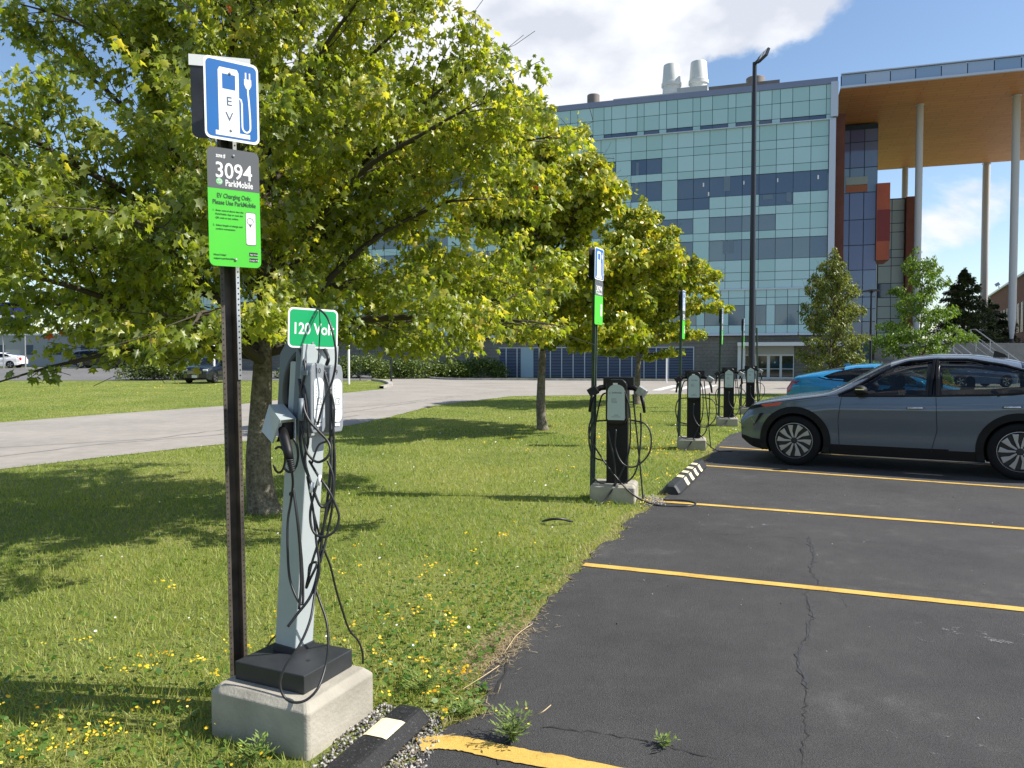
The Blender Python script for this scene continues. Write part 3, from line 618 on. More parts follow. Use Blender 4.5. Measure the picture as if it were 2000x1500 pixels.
# dark conifer far right
def conifer(name, label, loc, H, R0, n, seed, m):
    t = thing(name, label, 'tree', loc); b = MB(); b.tube([(0, 0, 0), (0, 0, H*.97)], .25, 8, r1=.03); b.build('trunk', M['bark'], t, smooth=True)
    g = np.random.default_rng(seed); z = H*(1-np.sqrt(g.random(n)))*1.0; z = np.clip(z, .3, H); nb = 150
    bz = g.uniform(.02, 1, nb); ba = g.uniform(0, 2*pi, nb); bi = g.integers(0, nb, n); zz = bz[bi]*H; rr = R0*(1-bz[bi])**.75*np.sqrt(g.random(n))*g.uniform(.55, 1.25, nb)[bi]
    a = ba[bi]+g.normal(0, .16, n); P = np.stack([rr*np.cos(a), rr*np.sin(a), zz-.12*rr+g.normal(0, .12, n)], 1)
    leaves('crown', P, .24, m, t, OVAL, seed, .2, np.clip(g.normal(.4, .25, n), 0, 1)); return t
M['spruce'] = leaf_mat('spruce', [(0, (.025, .045, .018)), (.6, (.075, .11, .04)), (1, (.16, .20, .07))], trans=.25)
g = at(1880, 700, 72); conifer('pine_tree', 'dark conifer between the raised plaza columns', (g.x, 72, 1.6), 8.2, 4.2, 24000, 61, M['spruce'])
g = at(1915, 700, 82); conifer('pine_tree', 'dark evergreen mass right of the conifer by the brick wing', (g.x+2, 84, 1.6), 6.4, 4.8, 20000, 67, M['spruce'])
# shrubs and hedges
def shrub(name, label, cx, cy, rx, ry, h, n, ls, m, seed, z=0, cat='shrub', group=None, box=False):
    t = thing(name, label, cat, (cx, cy, z), group=group); g = np.random.default_rng(seed)
    b = MB(); r = random.Random(seed)
    for i in range(10): a = r.uniform(0, 6.28); b.tube([(0, 0, 0), (cos(a)*rx*.3, sin(a)*ry*.3, h*.4), (cos(a)*rx*.65, sin(a)*ry*.65, h*.75)], .02, 5, r1=.004)
    b.build('stem', M['twig'], t)
    nb = max(8, int(rx*ry*14)); bx = g.uniform(-1, 1, nb)*rx*.85; by = g.uniform(-1, 1, nb)*ry*.8; bh = g.uniform(.35, .9, nb)*h
    if not box: q = np.hypot(bx/rx, by/ry); bh *= np.sqrt(np.clip(1.05-q*q, .1, 1))
    i = g.integers(0, nb, n); u = g.normal(0, 1, (n, 3)); u /= np.linalg.norm(u, axis=1)[:, None]; rad = np.array([min(rx, .55*h), min(ry, .55*h), .38*h])*g.uniform(.55, 1.0, (n, 1))
    P = np.stack([bx[i], by[i], bh[i]*.72], 1)+u*rad*.72; P = P[P[:, 2] > .02]; n = len(P); bv = g.normal(0, .15, nb)
    leaves('foliage', P, ls, m, t, OVAL if ls < .12 else LEAF6, seed, .1, np.clip(.42+bv[i[:n]]+g.normal(0, .17, n), 0, 1)); return t
M['hedge'] = leaf_mat('hedge', [(0, (.03, .06, .012)), (.5, (.10, .15, .025)), (.85, (.22, .26, .06)), (1, (.32, .33, .09))], trans=.3)
M['golden'] = leaf_mat('golden', [(0, (.30, .16, .01)), (1, (.60, .38, .03))], trans=.3)
g = at(1690, 700, 36); shrub('shrub', 'round yellow green shrub at the foot of the oval tree', g.x, 36, 1.0, .9, 2.0, 5000, .09, M['locust'], 71)
g = at(1840, 700, 30); shrub('shrub', 'orange flowering shrub beside the broad outdoor stairs', 16.6, 30, .8, .7, .95, 4500, .06, M['golden'], 72)
hx = [(300, 56, 'left end of the low hedge behind the dark parked vehicle'), (400, 57, 'hedge clump directly above the dark parked vehicle'), (700, 60, 'hedge clump behind the blue accessible parking sign'), (790, 61, 'hedge clump behind the black post at the road bend'), (870, 62, 'hedge clump in the shade of the nearest maple'), (935, 63, 'last hedge clump before the slatted vents')]
for i, (px, Y, lb) in enumerate(hx):
    g = at(px, 700, Y); z = float(hgt(g.x, Y))
    shrub('hedge_bush', 'leafy green '+lb, g.x, Y, 2.2, 1.1, (2.1, 2.0, 2.3, 2.2, 1.9, 2.2)[i]+(.3 if i < 2 else 0), 5200, .13, M['hedge'], 80+i, z, 'hedge', 'hedge bushes along the base of the glass building')
g = at(600, 700, 58); shrub('hedge_bush', 'leafy green hedge clump partly hidden behind the grey charger', g.x, 59, 2.3, 1.1, 2.2, 5000, .13, M['hedge'], 90, 0, 'hedge', 'hedge bushes along the base of the glass building')
# ------------------------------------------------------------------ the glass building
def panel_mat(name, stops, rough, spec=.5, bump=None, coat=0, metal=0):
    m = mat(name, (1, 1, 1), rough, metal, spec, bump=bump, coat=coat); t = m.node_tree
    a = t.nodes.new('ShaderNodeAttribute'); a.attribute_name = 'rnd'; r = t.nodes.new('ShaderNodeValToRGB'); els = r.color_ramp.elements
    while len(els) < len(stops): els.new(.5)
    for e, (p, c) in zip(els, stops): e.position = p; e.color = (*c, 1)
    t.links.new(a.outputs['Fac'], r.inputs[0]); t.links.new(r.outputs[0], t.nodes['Principled BSDF'].inputs['Base Color']); return m
M['spandrel'] = panel_mat('spandrel_glass', [(0, (.34, .54, .55)), (.5, (.38, .58, .60)), (1, (.42, .62, .65))], .22, .5, bump=(.6, .04, .05))
M['spandrel_pale'] = panel_mat('pale_glass', [(0, (.42, .54, .49)), (1, (.50, .60, .55))], .3, .5)
M['vision'] = panel_mat('vision_glass', [(0, (.028, .060, .13)), (.5, (.08, .13, .20)), (1, (.18, .25, .28))], .06, .9, bump=(.5, .05, .05))
M['tower_glass'] = panel_mat('tower_glass', [(0, (.06, .09, .24)), (.5, (.14, .16, .36)), (1, (.20, .33, .48))], .05, .9, bump=(.5, .05, .05))
M['mullion'] = mat('mullion', (.02, .045, .08), .4)
M['cap_metal'] = mat('cap_metal', (.20, .23, .33), .45, .3, noise=(.5, .05))
M['light_metal'] = mat('light_metal', (.50, .54, .62), .4, .3)
M['stone'] = ground_mat('stone', [(.3, (.13, .125, .11)), (.7, (.26, .25, .225))], (.7, 6), rough=.85, bump=(5, .3, .05))
M['brick'] = ground_mat('brick', [(.3, (.13, .055, .038)), (.7, (.22, .085, .06))], (1.2, 14), rough=.9, bump=(12, .4, .02))
M['far_brick'] = ground_mat('far_brick', [(.3, (.13, .06, .045)), (.7, (.20, .09, .065))], (1, 10), rough=.9)
M['white_frame'] = mat('white_frame', (.66, .68, .66), .5)
def wood_mat():
    m = mat('wood_soffit', (.5, .22, .06), .55); t = m.node_tree; b = t.nodes['Principled BSDF']
    tcn = t.nodes.new('ShaderNodeTexCoord'); br = t.nodes.new('ShaderNodeTexBrick'); br.inputs['Scale'].default_value = 1; br.inputs['Brick Width'].default_value = 2.4; br.inputs['Row Height'].default_value = .6
    br.inputs['Mortar Size'].default_value = .02; br.inputs['Color1'].default_value = (.43, .19, .055, 1); br.inputs['Color2'].default_value = (.50, .225, .07, 1); br.inputs['Mortar'].default_value = (.20, .09, .03, 1)
    t.links.new(tcn.outputs['Object'], br.inputs['Vector']); t.links.new(br.outputs[0], b.inputs['Base Color']); return m
M['wood'] = wood_mat()
O = Vector((23.78, 57, 0)); DL = Vector((-.951, .309, 0)).normalized(); DN = Vector((-.309, -.951, 0)).normalized()
FM = Matrix((( -DL.x, -DN.x, 0, O.x), (-DL.y, -DN.y, 0, O.y), (0, 0, 1, 0), (0, 0, 0, 1)))     # local x = right along facade, y = inwards, z up
def hit(px, py, out=0, O_=None):
    v = -(py-750)/1500.; d = Vector(((px-1000)/1500., cos(TH)+v*sin(TH), -sin(TH)+v*cos(TH))); o = Vector((0, 0, CAMZ))
    P0 = (O_ or O)+DN*out; t = (P0-o).dot(DN)/d.dot(DN); p = o+d*t; return -(p-O).dot(DL), p.z      # local x, z
bld = thing('glass_building', 'large teal glass office building with grey parapet and dark window bands', 'building', O, atan2(-DL.y, -DL.x))
def zrow(py, px=1623): return hit(px, py)[1]
def quads(name, cells, m, parent, y=0., tilt=.0016, gap=.017, seed=0, vals=None):
    r = np.random.default_rng(seed); V = []; A = []
    for i, (x0, x1, z0, z1) in enumerate(cells):
        x0 += gap; x1 -= gap; z0 += gap; z1 -= gap; a, b = r.normal(0, tilt, 2)*(x1-x0); v = r.random() if vals is None else vals[i]
        V += [(x0, y-a-b, z0), (x1, y+a-b, z0), (x1, y+a+b, z1), (x0, y-a+b, z1)]; A += [v]*4
    return np_obj(name, V, np.arange(len(V)).reshape(-1, 4), m, parent, attr=A)
XL = -62.0   # left end of the facade
ztop = zrow(152); zg = [zrow(y) for y in (164, 192.5, 223, 233, 265, 282.5, 314.5, 330.6, 371, 395, 412, 444, 460, 501.5, 526.5, 543.5, 561, 578, 593, 633, 650, 654)]
b = MB(); b.box(((XL)/2, 10.1, (ztop-.3+zg[21])/2), (-XL, 20, ztop-.3-zg[21])); b.build('backing_wall', M['mullion'], bld)
b = MB(); b.box((XL/2+.05, .15, (ztop+zg[0])/2), (-XL+.1, .5, ztop-zg[0])); b.build('parapet', M['cap_metal'], bld)
b = MB(); b.box((XL/2, -.12, zg[3]), (-XL, .16, .07)); b.box((XL/2, -.08, zg[16]), (-XL, .14, .10)); b.box((XL/2, -.1, zg[20]-.07), (-XL, .26, .16)); b.build('ledge', M['light_metal'], bld)
x0r = hit(1623.5, 500)[0]; x0r = -.47
b = MB(); b.box((-.22, -.06, (zg[3]+zg[16])/2), (.44, .3, zg[3]-zg[16]-.1)); b.box((-.12, -.06, (ztop-.6+zg[3])/2+.2), (.5, .32, ztop-.5-zg[3])); b.build('corner_trim', M['light_metal'], bld)
MOD = 1.214
lines = [x0r-MOD*i for i in range(int((XL*-1-1)/MOD)+1)]
rowsM = [(zg[4], zg[3], 0), (zg[5], zg[4], 0), (zg[6], zg[5], 'A'), (zg[7], zg[6], 0), (zg[8], zg[7], 'B'), (zg[9], zg[8], 'B2'), (zg[10], zg[9], 0), (zg[11], zg[10], 'C'), (zg[12], zg[11], 0), (zg[13], zg[12], 'D'), (zg[14], zg[13], 'D2'), (zg[15], zg[14], 0), (zg[16], zg[15], 0)]
runs = {'A': [(10, 12), (13, 15), (17, 19), (22, 26), (29, 31), (34, 38), (41, 44)], 'B': [(0, 9), (10, 12), (13, 16), (18, 24), (26, 28), (30, 38), (40, 46)], 'B2': [(2, 4), (7, 9), (18, 20), (30, 32)], 'C': [(3, 7), (8, 12), (14, 18), (20, 22), (25, 31), (33, 36), (40, 45)], 'D': [(0, 7), (8, 13), (15, 19), (20, 27), (29, 36), (38, 46)], 'D2': [(8, 11), (20, 22), (38, 40)]}
cells = []; wins = []
for z0, z1, k in rowsM:
    dark = set()
    if k:
        for a, c in runs[k]: dark |= set(range(a, c)); wins.append([(lines[i+1], lines[i], z0, z1) for i in range(a, c) if i+1 < len(lines)])
    cells += [(lines[i+1], lines[i], z0, z1) for i in range(len(lines)-1) if i not in dark]
# top storey with its own rhythm
tl = [hit(px, 190)[0] for px in (1627.5, 1614, 1581, 1548.4, 1524.3, 1507.9, 1483.7, 1468.4, 1437.6, 1422.3, 1391.9, 1368.5, 1353.6, 1323.7, 1302.3, 1287.9, 1258.4, 1244.8, 1223, 1195)]
wd = [.62, .9, 1.25, .62, 1.25, .62, .9, 1.25, .62]; k = 0
while tl[-1] > XL+2: tl.append(tl[-1]-wd[k % 9]); k += 1
slit = [(1, 4), (5, 6), (7, 8), (9, 11), (12, 14), (15, 16), (17, 20), (21, 23), (24, 25), (26, 28), (29, 31), (32, 33), (35, 38), (40, 42), (44, 46), (48, 50)]
ds = set()
for a, c in slit:
    ds |= set(range(a, c)); q = [(tl[i+1], tl[i], zg[3]+.04, zg[2]) for i in range(a, min(c, len(tl)-1))]
    if q: wins.append(q)
for i in range(len(tl)-1):
    cells += [(tl[i+1], tl[i], zg[1], zg[0]), (tl[i+1], tl[i], zg[2], zg[1])]
    if i not in ds: cells.append((tl[i+1], tl[i], zg[3]+.04, zg[2]))
# lowest glass storey
bl = [hit(px, 600)[0] for px in (1627, 1606, 1585, 1560, 1538, 1513.6, 1496.5, 1476, 1464.5, 1454.5, 1423, 1407, 1376, 1360)]; k = 0
while bl[-1] > XL+2: bl.append(bl[-1]-wd[(k+3) % 9]); k += 1
dk = [(1, 2), (3, 5), (6, 7), (9, 10), (11, 12), (13, 15), (16, 17), (18, 20), (22, 24), (26, 27), (29, 31), (33, 34), (36, 38), (40, 42), (44, 46), (48, 49)]; ds = set()
for a, c in dk:
    ds |= set(range(a, c)); q = [(bl[i+1], bl[i], zg[19], zg[18]) for i in range(a, min(c, len(bl)-1))]
    if q: wins.append(q)
for i in range(len(bl)-1):
    cells += [(bl[i+1], bl[i], zg[17], zg[16]), (bl[i+1], bl[i], zg[18], zg[17]), (bl[i+1], bl[i], zg[20], zg[19])]
    if i not in ds: cells.append((bl[i+1], bl[i], zg[19], zg[18]))
quads('glass_panel', cells, M['spandrel'], bld, y=-.03)
for i, q in enumerate(wins):
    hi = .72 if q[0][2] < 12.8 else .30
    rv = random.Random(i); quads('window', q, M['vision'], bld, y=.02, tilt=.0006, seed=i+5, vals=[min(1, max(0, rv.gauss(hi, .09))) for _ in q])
# pendant lamps and pale blinds just inside a few windows: modelled as thin panels on the pane
b = MB()
for px, py, w, h in ((1598, 346, .10, .30), (1519, 352, .08, .28), (1453, 357, .08, .28), (1374, 361, .10, .3), (1384, 379, .1, .3)):
    x, z = hit(px, py); b.box((x, -.01, z), (w, .01, h), M=Matrix.Rotation(.0, 3, 'X'))
b.build('ceiling_lamp', mat('lamp_reflection', (.8, .8, .75), .5), bld)
b = MB()
for px, py, w, h in ((1420, 357, .45, 1.25), (1427, 475, .4, 1.4), (1415, 478, .22, 1.4), (1243, 372, .25, 1.3), (1245, 330, .2, 1.0), (1620, 355, .3, 1.3), (1541, 385, .35, .7), (1500, 385, .7, .35)):
    x, z = hit(px, py); b.box((x, 0, z), (w, .008, h))
b.build('blind', mat('blind', (.13, .19, .25), .4), bld)
# stone base, vents, entrance
zb = zg[21]-.04
b = MB(); b.box((XL/2, 10.35, zb/2-.5), (-XL, 20, zb+1)); b.build('stone_base', M['stone'], bld)
b = MB()
for i in range(11):
    z = zb*(i+1)/12
    b.box((XL/2, .345, z), (-XL, .01, .014))
b.build('stone_joint', mat('stone_joint', (.06, .06, .055), .9), bld)
vx1 = hit(1355, 700, -.35)[0]; vx0 = hit(976, 700, -.35)[0]; z1 = hit(1355, 678, -.35)[1]
b = MB(); z = .12
while z < z1-.05: b.box(((vx0+vx1)/2, .30, z), (vx1-vx0, .05, .065), M=Matrix.Rotation(0, 3, 'X')); z += .125
b.build('vent_louvre', mat('louvre', (.11, .15, .25), .45, .2), bld)
b = MB(); b.box(((vx0+vx1)/2, .335, z1/2), (vx1-vx0, .02, z1)); b.build('vent_recess', mat('vent_dark', (.012, .014, .022), .8), bld)
b = MB(); x = vx1; k = 0
while x > vx0: b.box((x, .27, z1/2), (.07, .1, z1)); x -= .97; k += 1
b.box(((vx0+vx1)/2, .27, z1), (vx1-vx0+.07, .1, .07)); b.build('vent_frame', M['light_metal'], bld)
xd = hit(1030, 700, -.3)[0]; b = MB(); b.box((xd, .24, z1/2), (1.1, .1, z1)); b.build('service_door', mat('pale_door', (.30, .42, .50), .5), bld)
# entrance
ex0 = hit(1441, 700)[0]; ex1 = hit(1560, 700)[0]; ex2 = hit(1640, 700)[0]; zc1 = hit(1480, 669)[1]; zc0 = hit(1480, 676)[1]
b = MB(); b.box(((ex0+ex2)/2, -.45, (zc0+zc1)/2), (ex2-ex0, 1.6, zc1-zc0)); b.box((ex0+.28, -.2, zc0/2), (.55, 1.1, zc0)); b.build('entrance_canopy', M['white_frame'], bld)
b = MB(); dx0 = hit(1452, 700)[0]; dx1 = hit(1551, 700)[0]; zt = zc0; zd = hit(1500, 692)[1]
b.box(((dx0+dx1)/2, .31, (zt+zd)/2), (dx1-dx0, .06, zt-zd)); b.build('transom_panel', mat('transom', (.42, .44, .42), .5), bld)
nd = 4
for i in range(nd):
    a = dx0+(dx1-dx0)*i/nd; c = dx0+(dx1-dx0)*(i+1)/nd; f = MB(); w = c-a; t_ = .11 if i in (1, 2) else .06
    f.box((a+t_/2, .26, zd/2), (t_, .08, zd)); f.box((c-t_/2, .26, zd/2), (t_, .08, zd)); f.box(((a+c)/2, .26, zd-.06), (w-2*t_, .08, .12)); f.box(((a+c)/2, .26, .09), (w-2*t_, .08, .18)); f.box(((a+c)/2, .26, zd*.42), (w-2*t_, .07, .05))
    d_ = f.build('entrance_door', M['white_frame'], bld); g_ = MB(); g_.box(((a+c)/2, .27, zd/2), (w-2*t_, .02, zd-.15)); g_.build('glass', mat('door_glass', (.015, .02, .015), .05, spec=.9), d_)
    if i in (1, 2): g_ = MB(); g_.box(((a+c)/2, .25, zd*.68), (.12, .006, .12)); g_.build('notice', mat('notice', (.35, .42, .25), .6), d_)
# roof machinery
def roofpt(px, py, back): x, z = hit(px, py, -back); return x, z
x0, z0 = roofpt(1222, 192, 6); x1_, z1_ = roofpt(1382, 166, 6)
t = bld
b = MB(); b.box(((x0+x1_)/2+2.2, 7.5, z1_/2+ztop/2-.7), (x1_-x0-4.4, 3, z1_-ztop+1.4)); b.box((x0+1.6, 7.6, z1_/2+ztop/2-.85), (5.5, 2.6, z1_-ztop+1.2)); b.build('penthouse', mat('penthouse', (.52, .52, .50), .7, noise=(1, .05)), bld)
def stack(px0, px1, py0, py1, back, tag_):
    xa, zt_ = roofpt(px0, py0, back); xb, zb_ = roofpt(px1, py1, back); w = xb-xa; h = zt_-zb_; c = ((xa+xb)/2, back, zb_)
    b = MB(); prof = [(w*.44, -.9), (w*.44, h*.05), (w*.50, h*.07), (w*.50, h*.22), (w*.46, h*.24), (w*.40, h*.97), (w*.38, h), (w*.30, h)]
    b.lathe(prof, c, 14); b.build('exhaust_stack', mat('stack_white', (.62, .63, .60), .55, noise=(2, .05)), bld, auto=40)
stack(1292, 1331, 130, 171, 8, 0); stack(1345, 1384, 124, 166, 8, 1)
M['roof_brown'] = mat('roof_brown', (.20, .17, .15), .7, noise=(2, .1))
for px0, px1, py0 in ((1147, 1171, 187), (1457, 1494, 154)):
    xa, zt_ = roofpt(px0, py0, 5); xb, _ = roofpt(px1, py0, 5); b = MB(); b.lathe([((xb-xa)/2, ztop-1-zt_), ((xb-xa)/2, -.06), ((xb-xa)*.45, 0)], ((xa+xb)/2, 5, zt_), 16); b.build('roof_vent', M['roof_brown'], bld, auto=40)
xa, za = roofpt(1384, 166, 4); xb, zb2 = roofpt(1523, 155, 4); b = MB(); b.box(((xa+xb)/2, 4.4, (zb2+ztop-.8)/2), (xb-xa, .8, zb2-ztop+.8)); b.build('roof_screen', M['roof_brown'], bld)
# ------------------------------------------------------------------ the high roof, tower, columns
HX = at(2000, 140, 53.4); zs = hit(1640, 176)[1]
canopy = thing('roof_canopy', 'vast high flat roof with orange wood soffit and glassy fascia at the upper right', 'roof', O, atan2(-DL.y, -DL.x))
xr = 34; dep = 27.5
b = MB(); b.box((xr/2+.27, dep/2-.3, zs+.05), (xr, dep, .10)); b.build('soffit', M['wood'], canopy)
b = MB(); b.box((xr/2+.27, dep/2-.3, zs+.55), (xr-.6, dep-.6, .9)); b.build('roof_slab', M['cap_metal'], canopy)
zf1 = hit(1640, 150)[1]; b = MB(); b.box((xr/2+.27, -.34, zf1+.04), (xr, .3, .07)); b.box((xr/2+.27, -.36, zs+.06), (xr, .2, .16)); b.build('fascia_rail', M['light_metal'], canopy)
cl = [(.3+1.62*i, .3+1.62*(i+1), zs+.15, zf1) for i in range(20)]; quads('fascia_glass', cl, panel_mat('fascia_glass', [(0, (.25, .36, .55)), (1, (.40, .48, .64))], .12, .8), canopy, y=-.35, tilt=.004, gap=.03)
b = MB(); b.box((xr/2+.27, -.2, (zs+zf1)/2), (xr, .1, zf1-zs-.1)); b.build('fascia_back', M['mullion'], canopy)
def column(px, py, wpx, zbase, label, Y=None):
    # stands where its head meets the soffit
    v = -(py-750)/1500.; d = Vector(((px-1000)/1500., cos(TH)+v*sin(TH), -sin(TH)+v*cos(TH))); k = (zs-CAMZ)/d.z; p = Vector((0, 0, CAMZ))+d*k
    r = wpx/1500*p.y/2; t = thing('column', label, 'column', (p.x, p.y, zbase), group='tall white columns under the high roof')
    h = zs-zbase; b = MB(); b.lathe([(r*.45, .35), (r, 1.9), (r, h-.3), (r*.9, h-.05)], n=20); b.build('shaft', mat('column_white', (.50, .51, .52), .5), t, auto=50)
    b = MB(); b.lathe([(r*.5, .0), (r*.5, .36)], n=12); b.build('base_pin', M['pole_black'], t); b = MB(); b.lathe([(r*1.2, h-.06), (r*1.2, h-.01)], n=20); b.build('head_plate', M['light_metal'], t)
ZP = 2.72
column(1797, 204, 13, ZP, 'white column beside the brick pilaster and airy tree, front row')
column(1986, 186, 14, ZP, 'thickest white column, rightmost of the front row')
column(1927, 319, 13, ZP, 'white column of the rear row just left of the brick wing')
column(1768, 327, 11, ZP, 'short looking rear white column above the brick pilaster')
tw = thing('stair_tower', 'blue glass stair tower with orange box between brick pilasters', 'building', O, atan2(-DL.y, -DL.x))
def span(px0, px1, py0, back): a = hit(px0, py0, -back); c = hit(px1, py0, -back); return a[0], c[0], a[1]
a, c, z = span(1633, 1651, 226, 1.5); b = MB(); b.box(((a+c)/2, 2.0, z/2), (c-a, 1.0, z)); b.box(((a+c)/2, 2.0, z+.06), (c-a+.1, 1.1, .12)); b.build('brick_pilaster', M['brick'], tw)
TB = 9.0; a, c, _ = span(1640, 1715, 300, TB); z = zs-.1; a0 = a
b = MB(); b.box(((a+c)/2, TB+1.6, z/2), (c-a, 3, z)); b.build('tower_core', M['mullion'], tw)
xs_ = [c-.02]; wds = [.028]; t1 = hit(1687, 400, -TB)[0]; t2 = hit(1659, 400, -TB)[0]; cols_ = [a, t2, t1, c]
rows_ = [hit(1700, y, -TB)[1] for y in (251, 276, 326, 375, 428, 478, 527, 580, 603, 628, 655, 690, 720)]
cc = [(cols_[i], cols_[i+1], rows_[j+1], rows_[j]) for j in range(len(rows_)-1) for i in range(3)]
vv = []
for j in range(len(rows_)-1):
    for i in range(3): vv.append({0: .5, 1: .65, 2: .95, 3: .55, 4: .45, 5: .5, 6: .7, 7: .8}.get(j, .9)+random.Random(i+j*3).uniform(-.15, .15))
quads('glass_pane', cc, M['tower_glass'], tw, y=TB-.0, gap=.03, tilt=.001, vals=vv)
b = MB()
p0 = hit(1652, 347, -TB); p1 = hit(1694, 361, -TB); b.box(((p0[0]+p1[0])/2, TB-.03, (p0[1]+p1[1])/2), (p1[0]-p0[0], .02, p0[1]-p1[1])); b.build('pale_landing', mat('landing_pale', (.42, .50, .48), .5), tw)  # plain pale panel set over the tower glass at one landing
p0 = hit(1652, 362, -TB); p1 = hit(1694, 374, -TB); b = MB(); b.box(((p0[0]+p1[0])/2, TB-.03, (p0[1]+p1[1])/2), (p1[0]-p0[0], .02, p0[1]-p1[1])); b.build('orange_landing', mat('landing_orange', (.50, .17, .08), .6), tw)
a, c, z = span(1713, 1739, 358, TB-.4); _, _, zb_ = span(1713, 1739, 508, TB-.4); b = MB(); b.box(((a+c)/2, TB+1.2, (z+zb_)/2), (c-a, 3.2, z-zb_)); b.build('orange_box', mat('orange_cladding', (.52, .10, .03), .4, noise=(.7, .15)), tw)
p0 = hit(1713.5, 410, -TB+.4); p1 = hit(1738, 470, -TB+.4); b = MB(); b.box(((p0[0]+p1[0])/2, TB-.41, (p0[1]+p1[1])/2), (p1[0]-p0[0], .02, p0[1]-p1[1])); b.build('red_window', mat('red_glass', (.26, .02, .015), .3, spec=.4), tw)
gx = hit(1715, 500, -TB-7)[0]; a, c, z = span(1715, 1771, 389, TB+7); b = MB(); b.box(((a+c)/2, TB+11, z/2), (c-a, 7.8, z)); b.build('rear_block', M['mullion'], tw)
cols_ = [hit(p, 500, -TB-7)[0] for p in (1715, 1741, 1769)]; rows_ = [hit(1750, y, -TB-7)[1] for y in (389, 411, 436, 453, 487, 503, 519, 553, 581, 598, 622, 650, 690)]
cc = []; dk_ = []
for j in range(12):
    for i in range(2): (dk_ if (j == 7 and i == 0) or (j == 4 and i == 0) else cc).append((cols_[i], cols_[i+1], rows_[j+1], rows_[j]))
quads('rear_glass_panel', cc, M['spandrel_pale'], tw, y=TB+7.05, gap=.03); [quads('window', [q_], M['vision'], tw, y=TB+7.04, gap=.03) for q_ in dk_]
a, c, z = span(1771, 1788, 384, TB+6); b = MB(); b.box(((a+c)/2, TB+6.6, z/2), (c-a, 1.2, z)); b.build('brick_pilaster', M['brick'], tw)
# right brick wing
wing = thing('brick_wing', 'long low brown brick wing with narrow windows at the far right', 'building', (0, 0, 0))
P0 = at(1918, 590, 88); P1 = at(2060, 498, 58); zt = 11.0
k0 = (zt-CAMZ)/(P0.z-CAMZ); A0 = Vector((0, 0, CAMZ))+(P0-Vector((0, 0, CAMZ)))*k0
k1 = (zt-CAMZ)/(P1.z-CAMZ); A1 = Vector((0, 0, CAMZ))+(P1-Vector((0, 0, CAMZ)))*k1
dw = (A1-A0); Lw = Vector((dw.x, dw.y)).length; rzw = atan2(dw.y, dw.x); wing.location = (A0.x, A0.y, 0); wing.rotation_euler = (0, 0, rzw)
b = MB(); b.box((Lw/2, 6, zt/2), (Lw, 12, zt)); b.build('wall', M['far_brick'], wing); b = MB(); b.box((Lw/2, 5.9, zt+.12), (Lw+.3, 12.3, .25)); b.build('roof_edge', M['light_metal'], wing)
n = int(Lw/3.2)
for i in range(n): b = MB(); b.box((1.5+3.2*i, -.02, 6.3), (1.3, .08, 3.4)); b.box((1.5+3.2*i, -.07, 6.3), (.06, .06, 3.4)); b.build('window', mat('wing_glass', (.03, .04, .055), .1, spec=.8) if i == 0 else bpy.data.materials['wing_glass'], wing)
fl = thing('floodlight', 'small roof floodlight on the brick wing', 'lamp', (A0+dw*.28)+Vector((0, 0, .25))); fl.rotation_euler = (0, 0, rzw)
b = MB(); b.tube([(0, .5, 0), (0, .5, .9)], .05, 6); b.build('stem', M['pole_black'], fl); b = MB(); b.box((0, .3, 1.1), (.9, .5, .45), M=Matrix.Rotation(.5, 3, 'X')); b.build('head', M['cap_metal'], fl)
# plaza, stairs, rails
plz = MB(); plz.box((58, 75, ZP/2-.3), (56, 38, ZP+.6)); tag(plz.build('plaza', ground_mat('plaza', [(.3, (.22, .20, .17)), (.7, (.32, .29, .25))], (1, 6))), kind='structure')
st = thing('outdoor_stairs', 'broad concrete stairs climbing to the plaza on the right', 'stairs', (36, 50, 0)); b = MB(); ns = 17; rise = ZP/ns; run = .36
for i in range(ns): b.box((0, (i*run+6.2)/2-.0, rise*(i+.5)), (19, 6.2-i*run+.02*0, rise), 0) if False else b.box((0, i*run+(6.2-i*run)/2, rise*(i+.5)), (19, 6.2-i*run, rise-.002))
b.build('steps', ground_mat('step_stone', [(.3, (.26, .24, .20)), (.7, (.38, .35, .30))], (1, 6)), st)
b = MB(); b.box((-9.9, 3.3, .75), (.6, 7, 1.5)); b.build('cheek_wall', M['stone'], st)
for k, (px, lb) in enumerate(((1890, 'pale handrail pair at the left of the broad stairs'), (1966, 'pale handrail pair at the right end of the broad stairs'))):
    g = at(px, 690, 51); t = thing('handrail', lb, 'handrail', (g.x, 50.1, 0)); 
    for xx in (0, 1.0):
        b = MB(); pts = [(xx, .2, .1), (xx, .25, 1.0), (xx, 6.0, ZP+1.0), (xx, 6.6, ZP+1.0), (xx, 6.65, ZP)]; b.tube(pts, .04, 6)
        for q in (.35, .7): b.tube([(xx, .25+5.75*q, ZP*q), (xx, .25+5.75*q, 1+ZP*q)], .03, 6)
        b.tube([(xx, .25, .55), (xx, 6, ZP+.5)], .025, 6); b.build('rail', mat('rail_white', (.72, .66, .58), .5), t)
